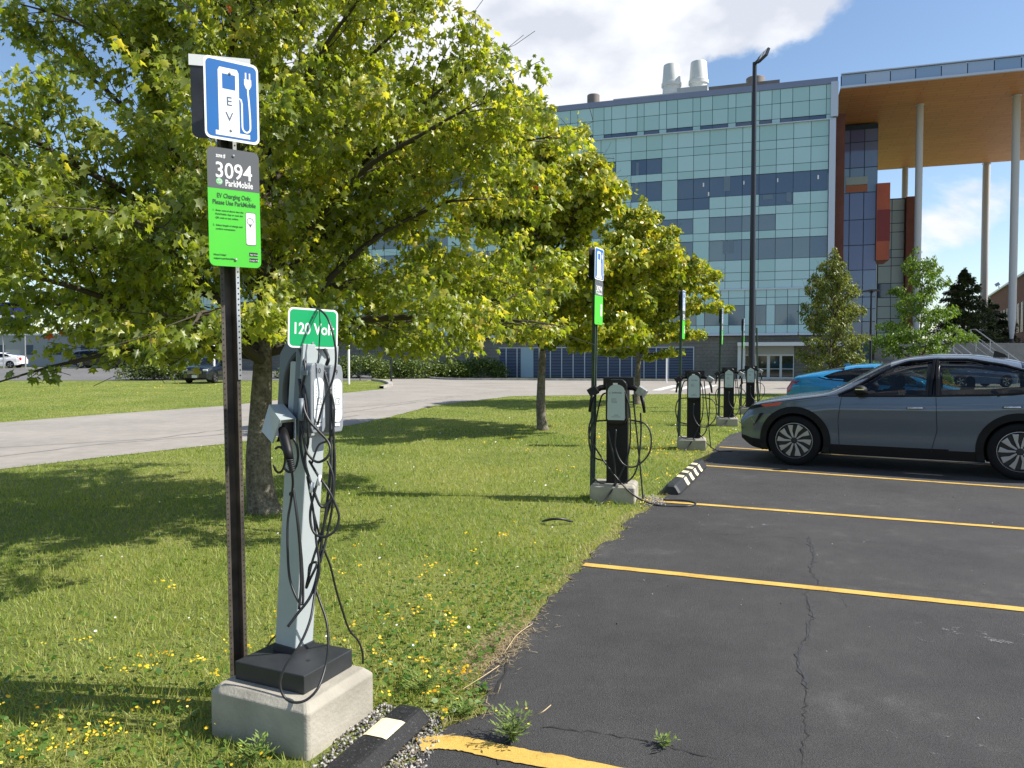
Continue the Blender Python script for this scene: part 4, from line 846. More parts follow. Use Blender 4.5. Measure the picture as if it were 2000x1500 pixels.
# low buildings far left behind the leaves
for nm, lb, px0, px1, py0, Y, m in (('garage_wing', 'grey metal clad low wing behind the left car park', -40, 262, 655, 84, mat('grey_cladding', (.30, .32, .34), .7)), ('utility_building', 'pale beige utility building seen through leaves on the left', 262, 400, 640, 80, mat('beige_wall', (.50, .45, .36), .8, noise=(2, .1)))):
    a = at(px0, py0, Y); c = at(px1, py0, Y); t = thing(nm, lb, 'building', ((a.x+c.x)/2, Y, .6)); h = a.z-.6
    b = MB(); b.box((0, 3, h/2), (c.x-a.x, 6, h)); b.build('wall', m, t); b = MB(); b.box((0, 3, h+.1), (c.x-a.x+.3, 6.3, .2)); b.build('roof_edge', M['light_metal'], t)
    for k in range(5): b = MB(); b.box(((k-2)*(c.x-a.x)/5.5, -.02, h*.55), (.9, .06, h*.3)); b.build('window', M['mullion'], t)
a = at(-10, 590, 70); c = at(60, 640, 70); t = thing('banner_sign', 'blue and white banner board glimpsed through leaves at the left edge', 'sign', ((a.x+c.x)/2, 70, .5))
b = MB(); b.box((0, 0, (a.z+c.z)/2-.5), (c.x-a.x, .1, a.z-c.z)); b.build('board', mat('banner_blue', (.03, .03, .45), .5), t); b = MB()
for k in range(5): b.box(((k-2)*.5, -.06, (a.z+c.z)/2-.75), (.3, .02, .5))
b.build('white_blocks', M['sign_white'], t); b = MB(); b.tube([(-1, .1, 0), (-1, .1, c.z-.4)], .06); b.tube([(1, .1, 0), (1, .1, c.z-.4)], .06); b.build('post', M['galv'], t)
# lamps and small posts
def light_pole(name, label, px, Y, r, py_top, big=True, gz=0):
    g = at(px, 700, Y); top = at(px, py_top, Y).z; t = thing(name, label, 'street lamp', (g.x, Y, gz)); h = top-gz
    b = MB(); b.tube([(0, 0, 0), (0, 0, h)], r, 14, r1=r*.62); b.build('pole', M['pole_black'], t, auto=50)
    b = MB(); b.lathe([(r*2.0, 0), (r*2.0, .05), (r*1.3, .25), (r*1.05, .3)], n=16); b.build('base_cover', M['pole_black'], t, auto=40)
    if big:
        hd = MB(); a = Vector((.06, -.1, h)); e = at(1500, 100, Y-.8)-Vector((g.x, Y, gz)); d = (e-a); L = d.length; d.normalize()
        hd.tube([(0, 0, h-.05), a+d*.1], r*.5, 8); hd.build('arm', M['pole_black'], t)
        s = d.cross(Vector((0, 0, 1))).normalized(); s = (s*.35+d.cross(s)*.9).normalized(); u = d.cross(s).normalized(); hd = MB()
        Mx = Matrix((s, d, u)).transposed()
        hd.add([Mx @ Vector((x*.12, y*L, z*.04))+a for x, y, z in ((-.7, .05, -1), (.7, .05, -1), (1, .3, -1), (1, 1, -1), (-1, 1, -1), (-1, .3, -1), (-.7, .05, 1), (.7, .05, 1), (1, .3, 1), (1, 1, 1), (-1, 1, 1), (-1, .3, 1))], [(0, 1, 2, 3, 4, 5), (11, 10, 9, 8, 7, 6)]+[(i, (i+1) % 6, 6+(i+1) % 6, 6+i) for i in range(6)])
        ho = hd.build('lamp_head', M['pole_black'], t); ln = MB()
        for q in (.50, .82):
            for zz in (-1.15, 1.15): ln.add([Mx @ Vector((x*.09, (q+y)*L, zz*.04))+a for x, y in ((-1, -.13), (1, -.13), (1, .13), (-1, .13))], [(0, 1, 2, 3)])
        ln.build('lens', mat('lens', (.55, .56, .6), .2), ho)
    else:
        b = MB(); b.box((0, 0, h), (.42, .9, .06)); b.tube([(0, 0, h-.1), (0, 0, h)], r*1.2, 8); b.build('lamp_head', M['pole_black'], t)
    return t
light_pole('street_lamp', 'tall black lamp pole rising among the chargers against the glass building', 1468, 24.5, .105, 122)
light_pole('street_lamp', 'slim black lamp pole with flat head between the two right hand trees', 1700, 34, .07, 568, False)
def post(name, label, px, Y, r, pyt, m, cat='post', gz=None):
    g = at(px, 700, Y); gz = float(hgt(g.x, Y)) if gz is None else gz; t = thing(name, label, cat, (g.x, Y, gz)); h = at(px, pyt, Y).z-gz; b = MB(); b.tube([(0, 0, 0), (0, 0, h)], r, 8); b.build('shaft', m, t); return t, h
post('marker_post', 'white plastic marker post on the lawn right of the grey charger', 681, 47, .07, 668, M['sign_white']); 
post('marker_post', 'white marker post in front of the dark parked vehicle', 418, 49, .07, 640, M['sign_white'])
post('bollard_post', 'slim black post at the bend of the far kerb', 764, 53.5, .06, 640, M['pole_black'])
post('bollard_post', 'thin white post before the slatted vents near the farthest maple', 1302, 50, .05, 692, M['sign_white'])
def small_sign(label, px, pyc, Y, w, h_, m, bolt=None):
    t, h = post('sign_post', label, px, Y, .035, pyc, M['pole_black'], 'sign'); b = MB(); b.box((0, -.05, h), (w, .02, h_)); s = b.build('sign_panel', M['sign_white'], t)
    b = MB(); b.box((0, -.063, h), (w*.78, .006, h_*.78)); b.build('sign_field', m, s)
    b = MB(); b.lathe([(w*.06, 0), (w*.06, .004)], (w*.02, -.068, h+h_*.22), 10, M=Matrix.Rotation(pi/2, 3, 'X')); b.tube([(0, -.068, h+.06*h_*4), (0, -.068, h-.02), (w*.14, -.068, h-.03), (w*.2, -.068, h-h_*.22)], w*.035, 6)
    pts = [(cos(q)*w*.17-w*.02, -.068, h-h_*.12+sin(q)*h_*.17) for q in np.linspace(R(120), R(380), 14)]; b.tube(pts, w*.03, 6); b.build('wheelchair_symbol', M['sign_white'], s)
small_sign('small blue accessible parking sign in front of the hedge right of the charger', 703, 675, 55, .42, .52, M['sign_blue'])
small_sign('small blue accessible parking sign left of the dark parked vehicle', 353, 668, 56.5, .40, .5, M['sign_blue'])
# ------------------------------------------------------------------ text
def text_mesh(body, size, m, parent, M4, name='lettering', bold=0, ax='CENTER', width=None, depth=.0004):
    c = bpy.data.curves.new('txt', 'FONT'); c.body = body; c.size = size; c.extrude = depth; c.offset = bold; c.align_x = ax; c.align_y = 'CENTER'; c.resolution_u = 3
    o = bpy.data.objects.new('txt', c); COL.objects.link(o); bpy.context.view_layer.update()
    me = bpy.data.meshes.new_from_object(o.evaluated_get(bpy.context.evaluated_depsgraph_get())); bpy.data.objects.remove(o)
    me.materials.clear()
    if width:
        xs = [v.co.x for v in me.vertices]; s = width/(max(xs)-min(xs)); me.transform(Matrix.Diagonal((s, 1, 1, 1)))
    me.transform(M4); return mesh_obj(name, me, m, parent)
def plate_matrix(w, h):
    """sign plane: fraction (u right, v down) -> local point; local +x right, +z up, faces -y"""
    return lambda u, v, out=0: Vector(((u-.5)*w, -out, (.5-v)*h))
def plate(name, w, h, r, m, parent, loc, face_rz, roll=0, th=.002):
    """rounded metal plate facing local -y; returns object"""
    b = MB(); b.prism(rrect(w, h, r), -th/2, th/2, M=Matrix.Rotation(pi/2, 3, 'X')); o = b.build(name, m, parent)
    o.location = loc; o.rotation_euler = Euler((0, roll, face_rz)); return o
TX = Matrix.Rotation(pi/2, 4, 'X')
def flat(b, pts, P, out):
    v = [P(u, q, out) for u, q in pts]; b.add(v, [tuple(range(len(v)))])
def ev_sign(parent, w, h, loc, rz, roll):
    s = plate('ev_sign', w, h, w*.11, M['sign_white'], parent, loc, rz, roll); P = plate_matrix(w, h)
    b = MB(); b.prism(rrect(w*.925, h*.935, w*.085), .0013, .0017, M=Matrix.Rotation(pi/2, 3, 'X')); b.build('blue_field', M['sign_blue'], s)
    b = MB()
    # pump body as four strips round the blue window
    o_ = .0022
    flat(b, [(.25, .15), (.28, .11), (.60, .11), (.63, .15), (.63, .185), (.25, .185)], P, o_)
    flat(b, [(.25, .185), (.325, .185), (.325, .37), (.25, .37)], P, o_); flat(b, [(.565, .185), (.63, .185), (.63, .37), (.565, .37)], P, o_)
    flat(b, [(.25, .37), (.63, .37), (.63, .90), (.25, .90)], P, o_); flat(b, [(.19, .89), (.82, .89), (.82, .945), (.19, .945)], P, o_+.0002)
    def stroke(pts, w_):
        pts = [Vector((u*w, -q*h)) for u, q in pts]; v = []
        for i, p in enumerate(pts):
            d = (pts[min(i+1, len(pts)-1)]-pts[max(i-1, 0)]).normalized(); n = Vector((-d.y, d.x))*w_/2*w; v += [p+n, p-n]
        b.add([P(q.x/w, -q.y/h, o_+.0003) for q in v], [(2*i, 2*i+1, 2*i+3, 2*i+2) for i in range(len(pts)-1)])
    loop = [(.63, .46), (.665, .47), (.68, .52), (.68, .80)]+[(.755+.075*cos(a), .80+.065*sin(a)) for a in np.linspace(pi, 0, 9)][1:]+[(.83, .70), (.815, .5), (.80, .38), (.795, .28)]
    stroke(loop, .032)
    flat(b, [(.73, .20), (.865, .20), (.865, .27), (.83, .32), (.765, .32), (.73, .27)], P, o_+.0004); flat(b, [(.748, .12), (.775, .12), (.775, .2), (.748, .2)], P, o_); flat(b, [(.822, .12), (.849, .12), (.849, .2), (.822, .2)], P, o_)
    b.build('charging_symbol', M['sign_white'], s)
    for ch, v in (('E', .52), ('V', .71)): text_mesh(ch, h*.155, mat('letter_blue', (.06, .10, .17), .5) if 'letter_blue' not in bpy.data.materials else bpy.data.materials['letter_blue'], s, Matrix.Translation(P(.445, v, .0030)) @ TX)
    b = MB()
    for v in (.17, .87): b.lathe([(.006, 0), (.006, .003), (.003, .005)], P(.47, v, .002), 8, M=Matrix.Rotation(pi/2, 3, 'X'))
    b.build('bolt', M['galv'], s); return s
def zone_sign(parent, w, h, loc, rz, roll, num='3094', full=True):
    s = plate('zone_sign', w, h, w*.11, M['zone_green'], parent, loc, rz, roll); P = plate_matrix(w, h)
    pts = rrect(w, h, w*.11); hc = h*(.5-.345); up = [p for p in pts if p[1] > hc]; up = sorted([p for p in up if p[0] >= 0], key=lambda p: p[1])+sorted([p for p in up if p[0] < 0], key=lambda p: -p[1])
    b = MB(); b.prism([(-w/2, hc), (w/2, hc)]+up, .0011, .0015, M=Matrix.Rotation(pi/2, 3, 'X')); b.build('grey_band', M['zone_grey'], s)
    T = lambda txt, sz, u, v, m, width=None, bold=0, ax='CENTER': text_mesh(txt, sz, m, s, Matrix.Translation(P(u, v, .0020)) @ TX, bold=bold, ax=ax, width=width)
    T(num, h*.185, .50, .195, M['sign_white'], width=w*.70, bold=.0014*w/.285)
    T('ParkMobile', h*.078, .60, .295, M['sign_white'], width=w*.53, bold=.0006)
    if full:
        T('zone #', h*.05, .255, .068, M['sign_white'], width=w*.18, bold=.0006)
        T('EV Charging Only.', h*.055, .50, .405, M['ink'], width=w*.66, bold=.0003); T('Please Use ParkMobile', h*.055, .50, .462, M['ink'], width=w*.83, bold=.0003)
        for i, l in enumerate(('1.  Enter zone # above into the', '    ParkMobile App or scan the', '    QR code to pay online.')): T(l, h*.0205, .08, .530+.031*i, M['ink'], ax='LEFT')
        for i, l in enumerate(('2.  Select length of charge and', '    confirm transaction.')): T(l, h*.0205, .08, .655+.031*i, M['ink'], ax='LEFT')
        T('Need Help?', h*.022, .08, .905, M['ink'], ax='LEFT'); T('support.parkmobile.io', h*.022, .08, .935, M['ink'], ax='LEFT')
        b = MB()
        for v in (.885, .935): b.prism(rrect(w*.17, h*.034, .003, 3, (.85-.5)*w, (.5-v)*h), .0013, .0017, M=Matrix.Rotation(pi/2, 3, 'X'))
        b.build('store_badge', M['black_ink'], s); T('App Store', h*.017, .86, .887, M['sign_white']); T('Google Play', h*.017, .86, .937, M['sign_white'])
    b = MB(); b.prism(rrect(w*.20, h*.285, w*.035, 4, (.81-.5)*w, (.5-.665)*h), .0013, .0016, M=Matrix.Rotation(pi/2, 3, 'X')); b.build('phone_outline', M['zone_grey'], s)
    b = MB(); b.prism(rrect(w*.185, h*.273, w*.03, 4, (.81-.5)*w, (.5-.665)*h), .0016, .0019, M=Matrix.Rotation(pi/2, 3, 'X')); b.build('phone_symbol', M['sign_white'], s)
    b = MB(); c = [( (.80-.5)*w+cos(a)*w*.062, (.5-.60)*h+sin(a)*w*.062) for a in np.linspace(0, 2*pi, 20, endpoint=False)]
    b.tube([Vector((x, -.0022, z)) for x, z in c+c[:1]], .0012, 4); b.add([( (.80-.5)*w-w*.03, -.0022, (.5-.63)*h), ((.80-.5)*w+w*.03, -.0022, (.5-.63)*h), ((.80-.5)*w, -.0022, (.5-.655)*h)], [(0, 1, 2)]); b.build('map_pin', M['zone_grey'], s)
    b = MB(); b.lathe([(w*.062, 0), (w*.062, .0006)], P(.22, .285, .0016), 24, M=Matrix.Rotation(pi/2, 3, 'X')); lg = b.build('round_logo', mat('logo_green', (.22, .55, .25), .4) if 'logo_green' not in bpy.data.materials else bpy.data.materials['logo_green'], s)
    b = MB(); cx, cz = (.22-.5)*w, (.5-.285)*h
    b.tube([Vector((cx+cos(a)*w*.034, -.0026, cz+sin(a)*w*.034)) for a in np.linspace(-2.2, 2.9, 18)], .0016, 4); b.tube([Vector((cx+cos(a)*w*.015, -.0026, cz+sin(a)*w*.015)) for a in np.linspace(-1, 4.2, 12)], .0013, 4); b.build('logo_mark', M['sign_white'], lg)
    b = MB()
    for v in (.055, .94): b.lathe([(.006, 0), (.006, .003), (.003, .005)], P(.5, v, .002), 8, M=Matrix.Rotation(pi/2, 3, 'X'))
    b.build('bolt', M['galv'], s); return s
A_ROW = -R(25)
def u_channel(name, H, m, parent, w=.078, d=.040, th=.005, holes=True, z0=0, lip=.014):
    """U-channel sign post, web facing local -y, with punched dots along both flanges"""
    prof = [(-w/2, 0), (-w/2+lip, 0), (-w/2+lip, 0), (-w*.27, d), (w*.27, d), (w/2-lip, 0), (w/2, 0), (w/2, -th), (w/2-lip-.003, -th), (w*.27-.004, d-th), (-w*.27+.004, d-th), (-w/2+lip+.003, -th), (-w/2, -th)]
    b = MB(); b.prism(prof, z0, H); o = b.build(name, m, parent)
    if holes:
        b = MB(); z = z0+.03
        while z < H-.02:
            for x in (-w/2+.007, w/2-.007): b.lathe([(.0036, -.0003), (.0036, .0004)], (x, -th-.0002, z), 6, M=Matrix.Rotation(pi/2, 3, 'X'))
            z += .0255
        b.build('punched_holes', M['crack'], o)
    return o
GP = 'sign posts of the charger row'
def sign_post(name, label, X, Y, H, rz, tilt, scale=1, full=True, ztop=None, greenish=True, group=GP, rows=None, signs=True, back=True):
    t = thing(name, label, 'sign post', (X, Y, 0), 0, group, tilt); p = thing('tmp', None, None)
    bpy.data.objects.remove(p)
    o = u_channel('post', H, M['post_green'], t); o.rotation_euler = (0, 0, rz-.0)
    return t
# ------------------------------------------------------------------ near sign post
def near_post():
    g0 = at(467, 1290, 3.60); base = Vector((g0.x, g0.y, 0)); topp = at(440, 200, 3.60); H = 2.96
    # lean measured in the image: a little to the left
    tl = Vector((topp.x-g0.x, 0, topp.z-g0.z)); ty = atan2(tl.x, tl.z)
    t = thing('sign_post', 'nearest leaning dark steel post carrying an EV sign above a zone 3094 sign', 'sign post', base, 0, None, (0, ty))
    face = R(38)
    o = u_channel('post', 2.86, mat('post_rust', (.075, .062, .048), .6, .1, noise=(9, .5)), t, .082, .044); o.rotation_euler = (0, 0, face)
    b = MB(); b.box((.036, -.010, 2.20), (.017, .004, 1.40)); b.box((.030, -.002, 2.20), (.004, .016, 1.40)); up = b.build('upper_post', M['alu'], t); up.rotation_euler = (0, 0, face)
    b = MB()
    for k in range(54): b.lathe([(.0038, 0), (.0038, .0006)], (.037, -.0122, 1.52+.0255*k), 8, M=Matrix.Rotation(pi/2, 3, 'X'))
    b.build('punched_hole_row', M['crack'], up)
    fr = Matrix.Rotation(face, 3, 'Z'); n = fr @ Vector((0, -1, 0))
    def L(px, py, off): # local point on the plane of the signs
        q = at(px, py, 3.5); return q
    return t, face
NP, NF = near_post()
def place_on(parent, world): bpy.context.view_layer.update(); return parent.matrix_world.inverted() @ world
w_, h_ = .275, .365
fr = Matrix.Rotation(NF, 3, 'Z') @ Vector((0, -1, 0))
ev_sign(NP, .243, .362, place_on(NP, at(453, 197, 3.50)), NF, R(0)); zone_sign(NP, .232, .527, place_on(NP, at(458, 407, 3.50)), NF, R(0))
# the sign mounted on the back of the post
o = plate('back_sign', .255, .375, .03, M['sign_back'], NP, place_on(NP, at(431, 192, 3.60)), NF-R(22), 0); o['label'] = 'dark reverse side of a second sign on the back of the post'
b = MB(); b.box((0, -.003, .165), (.268, .004, .05)); b.build('pale_edge', M['sign_white'], o)
# ------------------------------------------------------------------ near charger
blk = MB(); ZB = .215; blk.prism(rrect(.475, .42, .03, 2), -.05, ZB); 
def chamfer_block(name, label, c, w, d, h, rz, ch=.035, group='concrete blocks under the chargers'):
    m = MB(); a = rrect(w, d, .018, 2); t2 = rrect(w-2*ch, d-2*ch, .015, 2); n = len(a); v = [(x, y, -.05) for x, y in a]+[(x, y, h-ch) for x, y in a]+[(x, y, h) for x, y in t2]
    m.add(v, [tuple(range(n))[::-1]]+[(i, (i+1) % n, n+(i+1) % n, n+i) for i in range(n)]+[(n+i, n+(i+1) % n, 2*n+(i+1) % n, 2*n+i) for i in range(n)]+[tuple(range(2*n, 3*n))])
    o = m.build(name, M['concrete'], None, bevel=.006); o.location = c; o.rotation_euler = (0, 0, rz); tag(o, label, 'concrete block', group); return o
chamfer_block('concrete_block', 'large near concrete block carrying the flat black base of the grey charger', (-.952, 3.312, 0), .525, .455, .218, A_ROW, .03)
CH = thing('charging_station', 'tall grey charging pedestal with 120 Volt sign, two pale charger units and tangled black cables', 'charging station', (-.955, 3.335, .218), 0)
AR = A_ROW
b = MB(); b.box((0, 0, .040), (.375, .325, .078), rz=AR); b.build('base_box', M['base_black'], CH, bevel=.004)
b = MB(); b.lathe([(.010, 0), (.010, .002)], (.075, -.06, .079), 14); b.lathe([(.003, 0), (.003, .002)], (.12, .07, .079), 8); b.build('base_cap', M['crack'], CH)
# tilted column: foot and head points from the photograph's proportions
def W2(p, off=(0, 0, 0)): return p-Vector((-.955, 3.335, .218))+Vector(off)
u_ = Vector((cos(AR), sin(AR), 0)); v_ = Vector((-sin(AR), cos(AR), 0))
foot = W2(at(574, 1287, 3.42)); foot.z = .079; head = W2(at(606, 690, 3.42))
col = (head-foot); HC = col.length; cz = col.normalized(); cxx = (u_-cz*u_.dot(cz)).normalized(); cyy = cz.cross(cxx)
CM = Matrix((cxx, cyy, cz)).transposed().to_4x4(); CM.translation = foot            # column frame: x towards lot, y along row, z up
b = MB(); b.box((0, 0, HC*.5-.02), (.118, .120, HC-.04)); b.build('column', M['grey_paint'], CH, bevel=.006, M=CM)
b = MB(); b.box((0, 0, .012), (.128, .130, .034)); b.build('column_collar', M['base_black'], CH, bevel=.003, M=CM)
b = MB(); b.lathe([(.011, 0), (.011, .003)], (-.01, -.061, HC*.53), 14, M=Matrix.Rotation(pi/2, 3, 'X')); b.build('column_plug', M['crack'], CH, M=CM)
# back plate facing the lot that carries the two units
b = MB(); b.box((.064, -.01, HC-.16), (.010, .24, .40)); b.build('mounting_plate', M['grey_paint'], CH, bevel=.003, M=CM)
b = MB(); b.box((.03, -.04, HC-.13), (.07, .10, .34)); b.build('junction_box', M['grey_dark'], CH, bevel=.006, M=CM)
# rounded cable hanger plate on the shaded side
hg = [(-.215, -.30), (.02, -.30), (.02, .10), (-.05, .10), (-.12, .085), (-.18, .03), (-.215, -.03)]
b = MB(); b.prism([(x, z) for x, z in hg], 0, .006, M=Matrix.Rotation(pi/2, 3, 'X')); b.build('hanger_plate', M['grey_dark'], CH, bevel=.002, M=CM @ Matrix.Translation((.0, .055, HC+.02)))
b = MB(); b.tube([Vector((-.105+.09*(1-cos(a)), -.02, HC-.16+.16*sin(a))) for a in np.linspace(-.6, pi/2, 16)], .020, 10); b.build('cable_drum', M['cable'], CH, smooth=True, M=CM)
b = MB(); b.box((-.07, 0, HC-.245), (.10, .05, .045)); b.build('hanger_bracket', M['grey_dark'], CH, bevel=.004, M=CM)
# plug hood
def hood():
    c = at(545, 830, 3.28)-CH.location; t = MB()
    ax = (at(577, 868, 3.2)-at(520, 790, 3.36)).normalized()
    P = lambda px, py, Y: at(px, py, Y)-CH.location
    tlb, trb, brf, blf = P(530, 790, 3.36), P(566, 812, 3.36), P(578, 820, 3.22), P(548, 822, 3.20)
    pts = [P(526, 791, 3.38), P(553, 790, 3.42), P(577, 818, 3.24), P(547, 820, 3.18), P(512, 842, 3.34), P(533, 866, 3.22), P(577, 862, 3.24), P(545, 862, 3.40)]
    t.add(pts, [(0, 1, 2, 3), (0, 3, 5, 4), (1, 7, 6, 2)]); o = t.build('plug_hood', M['grey_paint'], CH); s = o.modifiers.new('s', 'SOLIDIFY'); s.thickness = .006; s.offset = 0
    i_ = MB(); q = [P(550, 826, 3.205), P(575, 824, 3.25), P(575, 858, 3.25), P(538, 864, 3.23)]; m2 = [p+Vector((0, .012, .0)) for p in q]; i_.add(m2, [(0, 1, 2, 3)]); i_.build('hood_shade', M['black_plastic'], o)  # near-black quad across the opening stands in for shade inside the hood
hood()
def Q(px, py, Y): return at(px, py, Y)-CH.location
b = MB(); b.tube([Q(552, 838, 3.24), Q(556, 858, 3.20), Q(562, 880, 3.17), Q(566, 897, 3.15)], lambda q: (.019, .0215, .020, .0165)[min(3, int(q*3.99))], 14)
b.build('plug_handle', M['black_plastic'], CH, smooth=True)
b = MB()
for k in range(6): p = Q(566+k*.9, 898+k*4, 3.15); b.lathe([(.012, -.0035), (.0175-.0008*k, -.002), (.0175-.0008*k, .002), (.012, .0035)], p, 12)
b.build('strain_relief', M['rubber'], CH, smooth=True)
# 120 volt sign
sg = plate('voltage_sign', .232, .172, .022, M['sign_white'], CH, Q(612, 641.5, 3.34), R(40), R(1.5)); P = plate_matrix(.232, .172)
b = MB(); b.prism(rrect(.216, .156, .017), .0012, .0016, M=Matrix.Rotation(pi/2, 3, 'X')); b.build('green_field', M['sign_green'], sg)
text_mesh('120 Volt', .068, M['sign_white'], sg, Matrix.Translation(P(.50, .53, .002)) @ TX, width=.185, bold=.0014)
b = MB()
for v in (.2, .87): b.lathe([(.005, 0), (.005, .003)], P(.49, v, .002), 8, M=Matrix.Rotation(pi/2, 3, 'X'))
b.build('bolt', M['galv'], sg)
b = MB(); b.box((.02, .05, HC+.02), (.010, .05, .30)); b.build('sign_bracket', M['grey_paint'], CH, M=CM)
# the two units, faces towards the lot
def unit(num, yoff, zc, w=.095, h=.300):
    p = foot+cxx*.098+cyy*yoff+cz*zc; rz = atan2(cxx.y, cxx.x)+pi/2
    b = MB(); pr = [(-w*.38, -h*.5), (w*.38, -h*.5), (w*.5, -h*.42), (w*.5, h*.38), (w*.42, h*.47), (w*.30, h*.5), (-w*.30, h*.5), (-w*.42, h*.47), (-w*.5, h*.38), (-w*.5, -h*.42)]
    b.prism(pr, -.030, .030, M=Matrix.Rotation(pi/2, 3, 'X')); o = b.build('charger_unit', M['grey_plastic'], CH, bevel=.006, seg=3); o.location = p; o.rotation_euler = (0, 0, rz)
    b = MB(); b.prism(rrect(w*.70, h*.64, w*.34, 8, 0, -h*.03), .0302, .034, M=Matrix.Rotation(pi/2, 3, 'X')); b.build('face_panel', M['face_white'], o)
    b = MB(); b.prism(rrect(w*.34, h*.045, .003, 3, 0, -h*.385), .0302, .034, M=Matrix.Rotation(pi/2, 3, 'X')); b.build('status_tab', M['face_white'], o)
    text_mesh(num, .032, M['black_ink'], o, Matrix.Translation((0, -.0308, h*.385)) @ TX)
    b = MB()
    for k in range(5): b.box((-w*.2, -.0345, h*(.20-.045*k)), (.002, .001, .007))
    b.box((0, -.0345, -h*.155), (w*.66, .001, .0012))
    s_ = .0135; cx0, cz0 = 0, -h*.045
    for pts in ([(s_, s_), (-s_, s_), (-s_, -s_), (s_, -s_), (s_, -s_*.4), (s_*.45, -s_*.4), (s_*.45, s_*.4), (s_, s_*.4), (s_, s_)],): b.tube([Vector((cx0+x, -.0345, cz0+z)) for x, z in pts], .0011, 4)
    b.build('panel_marking', M['black_ink'], o)
    b = MB(); b.box((-w*.5-.004, 0, h*.36), (.008, .03, .02)); b.box((w*.5+.004, 0, h*.36), (.008, .03, .02)); b.build('unit_bracket', M['grey_dark'], o)
    return o
HU = W2(at(618, 775, 3.38)); zu = (HU-foot).dot(cz)
yu = -.085
unit('10', yu, zu); unit('9', yu+.125, zu-.005)
# cables of the near charger
def cable(pts, r=.0052, name='cable', parent=CH, m=None, n=8, lab=None):
    b = MB(); b.tube(spline([Q(*p) for p in pts], 8), r, n); o = b.build(name, m or M['cable'], parent, smooth=True)
    if lab: o['label'] = lab
    return o
for pts, r in (
    ([(586, 682, 3.34), (592, 700, 3.30), (598, 715, 3.28), (604, 712, 3.30)], .0085),
    ([(634, 682, 3.38), (641, 700, 3.34), (638, 712, 3.36)], .0085),
    # drop loop over the sign and down
    ([(620, 830, 3.26), (634, 780, 3.27), (650, 740, 3.28), (656, 700, 3.27), (652, 660, 3.27), (640, 622, 3.29), (622, 604, 3.34), (606, 607, 3.42)], .0048),
    ([(621, 710, 3.29), (623, 680, 3.29), (625, 640, 3.29), (624, 606, 3.35)], .0026),
    ([(590, 690, 3.30), (596, 722, 3.26), (588, 760, 3.26), (584, 800, 3.26), (592, 850, 3.24), (600, 884, 3.23), (618, 902, 3.22), (636, 896, 3.22), (645, 880, 3.23), (640, 862, 3.24), (622, 842, 3.23), (604, 822, 3.22), (594, 800, 3.23), (592, 780, 3.25)], .0056),
    ([(604, 900, 3.26), (622, 930, 3.22), (640, 955, 3.20), (655, 985, 3.20), (662, 1010, 3.20), (655, 1035, 3.19), (636, 1048, 3.18), (618, 1045, 3.19), (608, 1028, 3.20), (606, 1000, 3.21), (612, 970, 3.22), (622, 935, 3.24)], .0054),
    ([(570, 918, 3.15), (572, 945, 3.18), (568, 980, 3.2), (562, 1020, 3.2), (562, 1080, 3.18), (566, 1130, 3.17), (578, 1165, 3.15), (590, 1180, 3.15), (592, 1150, 3.17), (589, 1090, 3.19), (582, 1020, 3.2), (574, 960, 3.21)], .0052),
    ([(572, 950, 3.2), (580, 1010, 3.17), (586, 1075, 3.17), (588, 1140, 3.16), (584, 1190, 3.14)], .0058),
    ([(632, 720, 3.33), (644, 770, 3.31), (645, 830, 3.29), (646, 900, 3.27), (640, 970, 3.25), (628, 1060, 3.23), (620, 1120, 3.2), (606, 1165, 3.15), (580, 1200, 3.12), (562, 1224, 3.10)], .0060),
    ([(645, 760, 3.31), (652, 860, 3.29), (648, 960, 3.27), (634, 1020, 3.25), (612, 1090, 3.22), (604, 1120, 3.2), (598, 1148, 3.2), (606, 1130, 3.19), (618, 1105, 3.2), (616, 1098, 3.21), (605, 1105, 3.21), (602, 1135, 3.2)], .0055),
    ([(600, 930, 3.24), (612, 1000, 3.22), (618, 1060, 3.2), (624, 1110, 3.18), (616, 1150, 3.16), (606, 1210, 3.08), (584, 1262, 3.02), (558, 1300, 2.98), (547, 1335, 2.96), (556, 1362, 2.95), (576, 1372, 2.94), (600, 1366, 2.95), (622, 1342, 2.98), (636, 1300, 3.05), (641, 1260, 3.08), (638, 1215, 3.12), (626, 1178, 3.16), (616, 1150, 3.18)], .0052),
    ([(612, 1000, 3.26), (628, 1060, 3.26), (645, 1105, 3.28), (656, 1150, 3.32), (668, 1190, 3.38), (682, 1230, 3.46), (700, 1252, 3.5), (708, 1275, 3.52), (709, 1296, 3.53)], .0050),
    ([(541, 1240, 3.56), (530, 1250, 3.62), (520, 1266, 3.7), (516, 1275, 3.74)], .0050),
    ([(609, 905, 3.25), (622, 870, 3.27), (640, 860, 3.28), (650, 840, 3.28), (653, 800, 3.29), (648, 770, 3.3)], .0046),
    ([(650, 840, 3.3), (654, 900, 3.28), (650, 980, 3.26), (640, 1040, 3.25), (625, 1100, 3.2)], .0055),
    ([(584, 740, 3.27), (590, 800, 3.25), (586, 850, 3.25), (592, 900, 3.24), (606, 940, 3.23)], .0060),
    ([(600, 720, 3.3), (595, 760, 3.26), (600, 810, 3.24), (602, 860, 3.24), (596, 900, 3.24), (610, 950, 3.22), (628, 990, 3.22), (648, 970, 3.24), (650, 930, 3.25), (640, 900, 3.26)], .0056),
): cable(pts, r)
b = MB(); loop = [Q(545+ 12*cos(a), 893+ (20 if sin(a) < 0 else 30)*sin(a), 3.2+.02*sin(a)) for a in np.linspace(-2.2, 2.6, 34)]; b.tube(loop, .0052, 8)
pts = [Q(566+16*cos(a), 888+34*sin(a), 3.24) for a in np.linspace(-1.2, 2.4, 30)]; b.tube(pts, .0055, 8); b.build('coiled_cable', M['cable'], CH, smooth=True)
